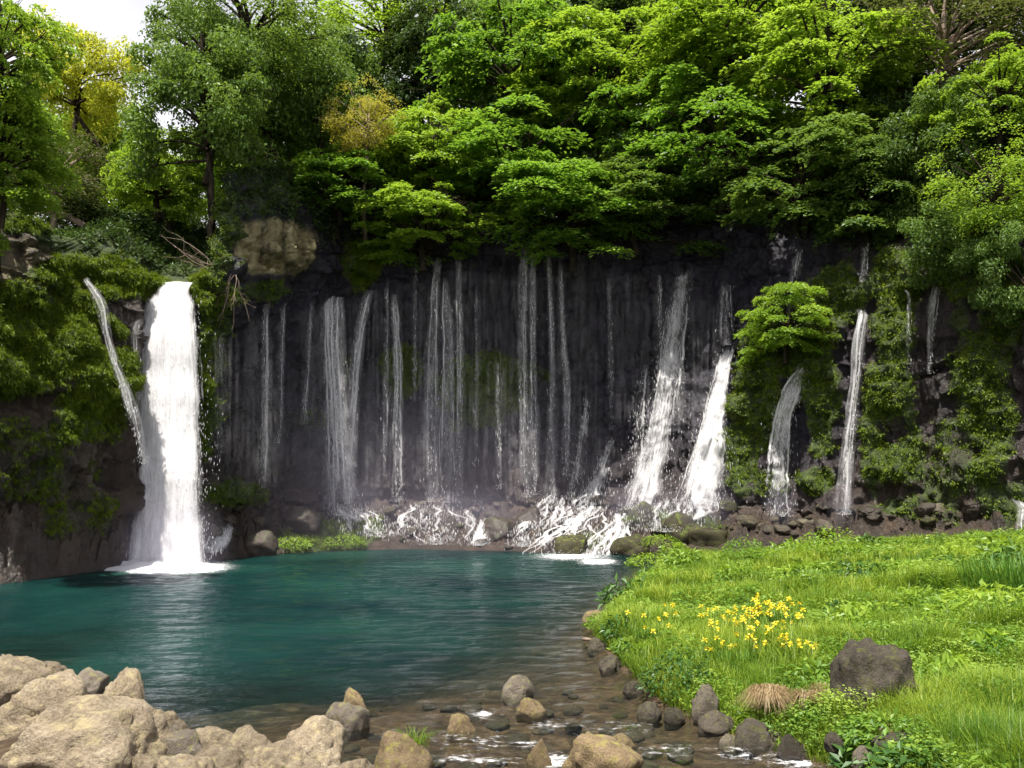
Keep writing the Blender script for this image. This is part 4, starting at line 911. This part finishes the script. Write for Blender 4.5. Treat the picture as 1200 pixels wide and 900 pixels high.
# sunken stones of the stream bed and the rubble under the falls
r = np.random.default_rng(12)
for i in range(70):
    u, v = r.uniform(380, 800), r.uniform(800, 900)
    if u > 700 + (v - 780) * 1.4 and v < 850: continue
    g = G(u, v, 0.); gz, sd = ground_z(g[0], g[1])
    if sd > -.3: continue
    s = r.uniform(.18, .55); o = obj('rock', rock_me(200 + i % 8, 3, .8, 'brown_rock'), None, M['brown_rock'])
    o.location = (g[0], g[1], float(gz) + s * .10); o.scale = (s * 1.3, s, s * .55); o.rotation_euler = (0, 0, r.uniform(0, 6))
    tag(o, 'brown stone lying in the shallow brown bed of the outlet stream', 'rock', 'stones in the shallow stream bed')
RUB = []
for i in range(185):
    u = r.uniform(228, 1120); tt = r.uniform(.12, 1.12); p = at_ut(np.array(u), np.array(tt)); s = .22 + 1.1 * r.random() ** 2.2
    mossy = 730 < u < 860 or (640 < u < 720 and r.random() < .3) or r.random() < .1
    o = obj('rock', rock_me(200 + i % 8, 4 if s > .9 else 3, .85, 'wet_rock'), None, M['moss_rock' if mossy else ('brown_rock' if r.random() < .3 else 'wet_rock')])
    o.location = (p[0], p[1] - .1, p[2] + s * .15); o.scale = (s * r.uniform(1, 1.5), s, s * r.uniform(.6, .95)); o.rotation_euler = (r.uniform(-.3, .3), r.uniform(-.3, .3), r.uniform(0, 6))
    z = ('dark rock in the rubble between the main fall and the cliff centre', 'rubble rocks left of centre') if u < 600 else (('rock in the wet rubble below the wide stepped fall and white chute', 'rubble rocks right of centre') if u < 880 else ('rock in the dark rubble along the foot of the right wall', 'rubble rocks under the right wall'))
    tag(o, z[0], 'rock', z[1])
NAMED = [('mossy boulder at the foot of the wide stepped fall', 758, 606, 44, 36, 'moss_rock'), ('dark mossy boulder beside the strong white chute foot', 800, 618, 50, 36, 'moss_rock'), ('mossy stone splitting the white cascade at the pool edge', 672, 638, 44, 24, 'moss_rock'),
 ('yellow-green mossy rock where meadow meets rubble', 742, 640, 50, 28, 'moss_rock'), ('dark hollow stone under the twin spout', 588, 616, 46, 28, 'wet_rock'), ('brown mound of rock left of the white cascade', 622, 606, 44, 28, 'wet_rock'), ('large dark rock in the run-off under the double fall', 352, 606, 46, 28, 'wet_rock'),
 ('dark boulder at the pool edge right of the main fall', 302, 636, 48, 30, 'wet_rock'), ('mossy rock behind the upper meadow edge', 832, 628, 44, 26, 'moss_rock')]
for i, (lb, u, v, w, h, mt) in enumerate(NAMED):
    d = wall_depth(u, v, 20) - .2; rock(lb, u, v, w, h, mt, d, seed=300 + i, ang=1.0, sub=4, sink=.5)

# ------------------------------------------------------------------ meadow grass
def blades(p, h, w, lean, az, tint, droop=.55):
    n = len(p); dirv = np.stack([np.cos(az), np.sin(az), 0 * az], -1); side = np.stack([-np.sin(az), np.cos(az), 0 * az], -1) 
    w = np.broadcast_to(w, n)[:, None]; up = np.array([0, 0, 1.]); H = h[:, None]; ln = lean[:, None]
    m1 = p + up * H * .55 + dirv * H * ln * .25; tip = p + up * H * (1 - .35 * ln * droop) + dirv * H * ln * .85
    V = np.stack([p - side * w * .5, p + side * w * .5, m1 + side * w * .42, m1 - side * w * .42, tip], 1).reshape(-1, 3)
    b = (np.arange(n) * 5)[:, None]; Fc = np.stack([b + [0, 1, 2], b + [0, 2, 3], b + [3, 2, 4]], 1).reshape(-1, 3)
    return V, Fc, np.repeat(tint, 5)
def meadow_pts(n, seed, lo=600, hi=1560, vlo=622, vhi=980):
    r = np.random.default_rng(seed); Y = 58 * (12.5 / 58) ** (r.uniform(0, 1, n) ** .85); u = r.uniform(lo, hi, n); x = (u - CX) / F * Y * 1.01
    z, sd = ground_z(x, Y); ok = (sd > .12) & (x > .8); return np.stack([x, Y, z], -1)[ok], sd[ok], r
p, sd, r = meadow_pts(225000, 21)
pn = p * np.array([1, 1, 0]); h1 = fbm(pn * .35, 4, 41); h2 = fbm(pn * 1.4, 3, 45)
h3 = vnoise(pn * .9 + 5, 47); h = (.24 + .26 * h1 + .22 * h2 + .14 * np.maximum(h3, 0)) * r.uniform(.5, 1.4, len(p)) * np.clip(.8 + sd * .3, .7, 1.0); h = np.clip(h, .10, 1.0)
t = np.clip(.50 + .62 * fbm(pn * .45, 4, 49) + .38 * h2 + r.normal(size=len(p)) * .13, 0, 1)
bw = np.clip(.0006 * p[:, 1], .009, .03) * r.uniform(.8, 1.4, len(p))
out_az = r.uniform(0, 6.28, len(p))
v, f, tt = blades(p, h, bw, r.uniform(.2, 1.0, len(p)), out_az, t)
# low leafy ground cover between the blades
p2, sd2, r2 = meadow_pts(260000, 22); n2 = fbm(p2 * np.array([1, 1, 0]) * .6, 4, 71); k2 = n2 > -.22; p2, n2 = p2[k2], n2[k2]
p2 = p2 + np.stack([0 * n2, 0 * n2, r2.uniform(.05, .34, len(p2)) * np.clip(1 + .8 * vnoise(p2 * np.array([.9, .9, 0]), 79), .5, 1.8)], -1)
az = r2.uniform(0, 6.28, len(p2)); ax = np.stack([np.cos(az), np.sin(az), r2.uniform(-.2, .5, len(p2))], -1); L = r2.uniform(.05, .13, len(p2)) * np.clip(p2[:, 1] / 22, .8, 1.8)
v2, f2_, t2 = leaf_quads(p2, ax, np.array([0, 0, 1.]) + r2.normal(size=p2.shape) * .35, L, L * .6, np.clip(.48 + .9 * n2 + .35 * vnoise(p2 * np.array([1.6, 1.6, 0]), 75) + r2.normal(size=len(p2)) * .15, 0, 1))
pc, sdc, rc = meadow_pts(13000, 23); kc = 26
hc = np.clip(.40 + .50 * vnoise(pc * np.array([.5, .5, 0]), 61) + rc.normal(size=len(pc)) * .12, .15, .85); tc_ = np.clip(.5 + .6 * fbm(pc * np.array([.4, .4, 0]), 3, 63) + rc.normal(size=len(pc)) * .2, 0, 1)
pa = np.repeat(pc, kc, 0); aa = rc.uniform(0, 6.28, len(pa)); ra = np.sqrt(rc.uniform(0, 1, len(pa))) * .20; pa = pa + np.stack([np.cos(aa) * ra, np.sin(aa) * ra, 0 * ra], -1)
vb_, fb_, tb_ = blades(pa, np.repeat(hc, kc) * rc.uniform(.55, 1.15, len(pa)), np.clip(.0007 * pa[:, 1], .011, .035) * rc.uniform(.7, 1.3, len(pa)), rc.uniform(.15, 1.1, len(pa)), aa + rc.normal(size=len(pa)) * .5, np.clip(np.repeat(tc_, kc) + rc.normal(size=len(pa)) * .1, 0, 1))
f = np.concatenate([f, fb_ + len(v)]); v = np.concatenate([v, vb_]); tt = np.concatenate([tt, tb_])
tag(obj('grass', make_mesh('grass', v, f, {'tint': tt}, smooth_shade=False, mat=M['grass'])), 'bright green meadow grass on the right bank', 'grass', kind='stuff')
tag(obj('ground_cover', make_mesh('ground_cover', v2, f2_, {'tint': t2}, smooth_shade=False, mat=M['broad'])), 'low leafy weeds among the meadow grass', 'weeds', kind='stuff')

def ground_pt(u, v):
    z = 0.5
    for _ in range(8):
        g = G(u, v, z); z = max(float(ground_z(g[0], g[1])[0]), 0.)
    return np.array([g[0], g[1], z])
def blade_clump(n, rad, hgt, wd, seed, lean=(.1, .7), droop=.55):
    r = np.random.default_rng(seed); a = r.uniform(0, 6.28, n); q = np.sqrt(r.uniform(0, 1, n)) * rad
    p = np.stack([np.cos(a) * q, np.sin(a) * q, 0 * a - .03], -1)
    return blades(p, hgt * r.uniform(.55, 1.1, n), wd * r.uniform(.7, 1.3, n), r.uniform(*lean, n), a + r.normal(size=n) * .6, np.clip(r.normal(.5, .18, n), 0, 1), droop)
def leaf_clump(n, rad, hgt, ln, seed, wr=.55):
    r = np.random.default_rng(seed); d = nrm(r.normal(size=(n, 3)) * np.array([1, 1, .7]) + np.array([0, 0, .45])); d[:, 2] = np.abs(d[:, 2])
    q = r.uniform(.45, 1, n)[:, None] ** .5; p = d * q * np.array([rad, rad, hgt]); L = r.uniform(*ln, n)
    ax = d * np.array([1, 1, -.1]) + r.normal(size=(n, 3)) * .4; nor = d * .7 + np.array([0, 0, .9]) + r.normal(size=(n, 3)) * .3
    return leaf_quads(p, ax, nor, L, L * wr, np.clip(.45 + .25 * (p[:, 2] / hgt - .5) + r.normal(size=n) * .15, 0, 1))
def flower_mesh():
    parts = []; T = []
    for k in range(6):
        a = k * math.pi / 3 + .3; dn = k % 2; dv = np.array([math.cos(a), math.sin(a), -.35 if dn else .9]); 
        v, f, t = leaf_quads(np.zeros((1, 3)), dv[None], np.array([[0, 0, 1.]]) if dn else np.array([[-math.cos(a), -math.sin(a), .3]]), .105, .075, np.array([.5]))
        parts.append((v, f))
    v, f = join(parts); return make_mesh('flower', v, f, {'tint': np.linspace(.3, .8, len(v))}, smooth_shade=False, mat=M['petal'])
FLW = flower_mesh()
STEM = make_mesh('stalk', *tube(np.array([[0, 0, 0], [.02, 0, .35], [.03, .01, .72]]), np.array([.008, .007, .005]), 5), {'tint': np.full(15, .4)}, mat=M['reed'])
IRIS = [('yellow iris clump nearest the left tip of the meadow', 790, 722, 3, .30), ('yellow iris clump with the tall double cluster of blooms', 852, 728, 10, .45), ('yellow iris clump below and left of the fullest cluster', 884, 738, 14, .62), ('yellow iris clump furthest back with a dense head of blooms', 913, 718, 11, .42),
 ('yellow iris clump alone on the right of the flower patch', 919, 757, 9, .38), ('yellow iris clump lowest and leftmost with few blooms', 858, 767, 6, .35), ('pale yellow iris clump among bushy leaves at the left', 758, 740, 3, .35), ('yellow iris clump between the tall double cluster and back one', 897, 726, 5, .3)]
for i, (lb, u, v, nf, rad) in enumerate(IRIS):
    g = ground_pt(u, v + 22); e = empty('iris_clump', g); tag(e, lb, 'flowers', 'yellow irises in the meadow')
    bv, bf, bt = blade_clump(110, rad, .66, .022, 500 + i, (.05, .5)); obj('leaves', make_mesh('leaves', bv, bf, {'tint': bt}, smooth_shade=False, mat=M['reed']), e)
    r = np.random.default_rng(600 + i)
    for k in range(int(nf * 2.2)):
        a = r.uniform(0, 6.28); q = rad * math.sqrt(r.uniform(0, 1)) * 2.1; s = r.uniform(.7, 1.35)
        st = obj('stalk', STEM, e); st.location = (q * math.cos(a), q * math.sin(a), -.02); st.scale = (1, 1, s); st.rotation_euler = (0, 0, r.uniform(0, 6))
        fl = obj('flower', FLW, e); fl.location = (q * math.cos(a), q * math.sin(a), -.02 + .72 * s); fl.rotation_euler = (r.uniform(-.3, .3), r.uniform(-.3, .3), r.uniform(0, 6)); fl.scale = (.95,) * 3
PLANTS = [  # kind, label, u, foot row, radius m, height m, material
 ('leaf', 'bluish dark shrub at the left foot of the meadow', 795, 815, .95, 1.0, 'blue', .11, 900), ('leaf', 'light yellow-green bush at the top edge of the meadow', 975, 655, 1.9, 1.7, 'lime', .20, 900), ('leaf', 'light butterbur clump at the back right by the reeds', 1160, 715, 1.6, .7, 'lime', .22, 500),
 ('leaf', 'bright leafy clump at the meadow tip beside the water', 712, 735, .8, .55, 'broad', .14, 500), ('leaf', 'broad-leaved plant left of the meadow boulder', 945, 800, .85, .45, 'broad', .20, 320), ('leaf', 'dark broad-leaved plant right of the meadow boulder', 1105, 815, .6, .55, 'broad', .16, 300), ('leaf', 'round-leaved plant growing near the right edge', 1165, 775, .5, .65, 'reed', .17, 220),
 ('leaf', 'low fern clump below the meadow boulder', 1040, 870, .9, .45, 'broad', .15, 700), ('leaf', 'weedy clump between straw tussock and boulder', 950, 845, .5, .40, 'broad', .11, 350), ('blade', 'dark green iris-like tuft below the flowers', 868, 795, .38, .75, 'reed', .02, 160), ('blade', 'tall reed clump at the right edge of the meadow by the wall', 1190, 690, 1.6, 1.5, 'reed', .035, 700),
 ('blade', 'tall reeds in the bottom right corner', 1185, 905, .75, .95, 'reed', .02, 420), ('blade', 'reeds along the right edge above the corner reeds', 1190, 845, .7, .85, 'reed', .02, 380), ('blade', 'thick grass clump right of the flat bottom stone', 1110, 885, .6, .60, 'grass', .016, 420), ('leaf', 'leafy bush on the rubble above the mossy rock', 872, 655, 1.3, 1.3, 'maple', .16, 600),
 ('leaf', 'yellow-green weeds at the foot of the mossy boulders', 760, 662, 1.5, .8, 'lime', .16, 700), ('leaf', 'mossy plants capping the boulder mound beside the white cascade', 748, 616, 1.5, .7, 'moss', .14, 900), ('leaf', 'bright weeds low on the boulder mound at the pool edge', 776, 646, 1.6, .8, 'lime', .15, 800), ('leaf', 'ragged mossy plants on top of the boulder mound under the white chute', 792, 618, 1.5, .6, 'moss', .13, 800), ('leaf', 'small mossy plants on the stone mound splitting the cascade', 684, 636, .9, .4, 'moss', .12, 350), ('leaf', 'dark ferny plants on the rubble mound right of the main fall', 272, 590, 1.5, .9, 'moss', .14, 600),
 ('leaf', 'leafy plants on the rubble by the pool below the double fall', 345, 648, 1.6, .8, 'lime', .18, 600), ('leaf', 'light leafy plants on the shore left of the foaming run-off', 405, 646, 1.7, .9, 'lime', .18, 700)]
for i, (kd, lb, u, v, rad, hg, mt, ln, n) in enumerate(PLANTS):
    if u < 450 or 'mound' in lb: g = wall_pt(u, v - 8) + [0, -.3, 0]
    else: g = ground_pt(u, v)
    bv, bf, bt = leaf_clump(n, rad, hg, (ln * .7, ln * 1.3), 700 + i) if kd == 'leaf' else blade_clump(n, rad, hg, ln, 700 + i)
    o = obj('leafy_plant' if kd == 'leaf' else 'reed_clump', make_mesh('plant', bv, bf, {'tint': bt}, smooth_shade=False, mat=M[mt])); o.location = [float(c) for c in g]; tag(o, lb, 'plant')
rw = np.random.default_rng(77); WEED = []
for k in range(5):
    bv, bf, bt = leaf_clump(260, .55, .38, (.09, .20), 900 + k, .5); WEED.append(make_mesh('weed', bv, bf, {'tint': bt}, smooth_shade=False, mat=M['broad']))
WK = [('lime', 'pale yellow-green weed clump standing among the meadow grass'), ('broad', 'mid green broad-leaved weed clump among the meadow grass'), ('blue', 'dark bluish weed clump among the meadow grass')]
for i in range(170):
    wp_, sdw, _ = meadow_pts(1, 1000 + i, 720, 1230, 632, 960)
    if not len(wp_) or sdw[0] < .4: continue
    pu, pv_ = proj(wp_[0])
    if 960 < pu < 1090 and 775 < pv_ < 900 or 770 < pu < 940 and 690 < pv_ < 800: continue
    kmat, lb = WK[rw.choice(3, p=[.42, .40, .18])]; o = obj('weed_clump', WEED[i % 5], None, M[kmat]); sz_ = rw.uniform(.75, 1.7) * (1.3 if wp_[0, 1] > 35 else .85)
    o.location = [float(c) for c in wp_[0]]; o.scale = (sz_, sz_, sz_ * rw.uniform(.7, 1.5)); o.rotation_euler = (0, 0, rw.uniform(0, 6.28)); tag(o, lb, 'weeds', lb.split(' standing')[0].split(' among')[0] + 's')
# dry straw tussocks
for i, (lb, u, v, rad, hg, n) in enumerate([('rounded dry straw tussock drooping over a rock at the water', 899, 858, .44, .36, 900), ('small dry straw patch left of the meadow boulder', 968, 820, .38, .32, 350), ('dry straw bits beside the flat stone at the bottom', 1055, 868, .40, .22, 260), ('dry straw wisps over the dark wet rock', 940, 862, .26, .25, 220)]):
    g = ground_pt(u, v); bv, bf, bt = blade_clump(n, rad * .55, hg * 1.2, .014, 800 + i, (.8, 2.0), 2.2)
    o = obj('straw_tussock', make_mesh('straw_tussock', bv, bf, {'tint': bt}, smooth_shade=False, mat=M['straw'])); o.location = (g[0], g[1] - (.25 if i in (0, 3) else 0), g[2] + (.42, .10, .10, .36)[i]); tag(o, lb, 'dry grass')
for i, (lb, u, v, d, hg, n) in enumerate([('grass tuft sprouting between the near bank rocks', 70, 818, 11.9, .10, 90), ('grass tuft in the gap beside the biggest boulder', 122, 846, 10.9, .13, 110), ('grass tuft on the tan stream rock', 484, 874, 16.8, .30, 150), ('grass tuft at the foot of the bank end boulder', 330, 898, 9.7, .08, 60)]):
    p = P(u, v, d); bv, bf, bt = blade_clump(n, .18 if d < 15 else .28, hg * 1.3, .012, 830 + i, (.3, 1.3))
    o = obj('grass_tuft', make_mesh('grass_tuft', bv, bf, {'tint': bt}, smooth_shade=False, mat=M['grass'])); o.location = [float(c) for c in p]; tag(o, lb, 'grass tuft')
# bleached stick at the water's edge, dead twiggy bush, bare branches
def twig_thing(name, label, base, seed, n, ln, rad, mat, spread, cat, droop=0., dirv=(0, 0, 1)):
    r = np.random.default_rng(seed); parts = []
    for k in range(n):
        d = nrm(np.array(dirv, float) + r.normal(size=3) * spread); L_ = ln * r.uniform(.5, 1.1); s = np.linspace(0, 1, 7)[:, None]
        path = d * L_ * s + np.array([0, 0, -droop]) * s ** 2 * L_ + np.cumsum(r.normal(size=(7, 3)), 0) * .035 * L_
        parts.append(tube(path, np.linspace(rad, rad * .3, 7), 5))
        for q in range(4):
            j = r.integers(2, 6); e = path[j] + nrm(d + r.normal(size=3) * .8) * L_ * .35; parts.append(tube(np.linspace(path[j], e, 4) + r.normal(size=(4, 3)) * .02 * L_, np.linspace(rad * .4, rad * .15, 4), 4))
    v, f = join(parts); o = obj(name, make_mesh(name, v, f, mat=M[mat])); o.location = [float(c) for c in base]; tag(o, label, cat); return o
twig_thing('dead_bush', 'dead pale twiggy bush hanging among the maples', P(525, 240, 75.6), 3, 22, 2.4, .035, 'pale_bark', .7, 'bush', .4, (-.2, -.5, .5))
twig_thing('bare_branch', 'bare pale branch leaning over the cliff top right of the main fall', P(262, 318, 62.5), 5, 5, 4.5, .05, 'pale_bark', .3, 'branch', 0, (-.75, -.2, .5))
twig_thing('bare_branch', 'thin reddish bare branch hanging beside the moss right of main fall', P(274, 322, 62.8), 8, 5, 3.2, .035, 'pale_bark', .22, 'branch', .2, (.1, -.1, -1))
s = np.linspace(0, 1, 8)[:, None]; a, b = G(684, 749, .08), G(706, 757, .12)
stv, stf = tube(a + (b - a) * s + np.array([0, 0, .06]) * np.sin(s * 3.1), np.linspace(.06, .035, 8), 7)
tag(obj('driftwood_stick', make_mesh('driftwood_stick', stv, stf, mat=M['pale_bark'])), 'bleached stick lying in the water at the grass tip', 'stick')
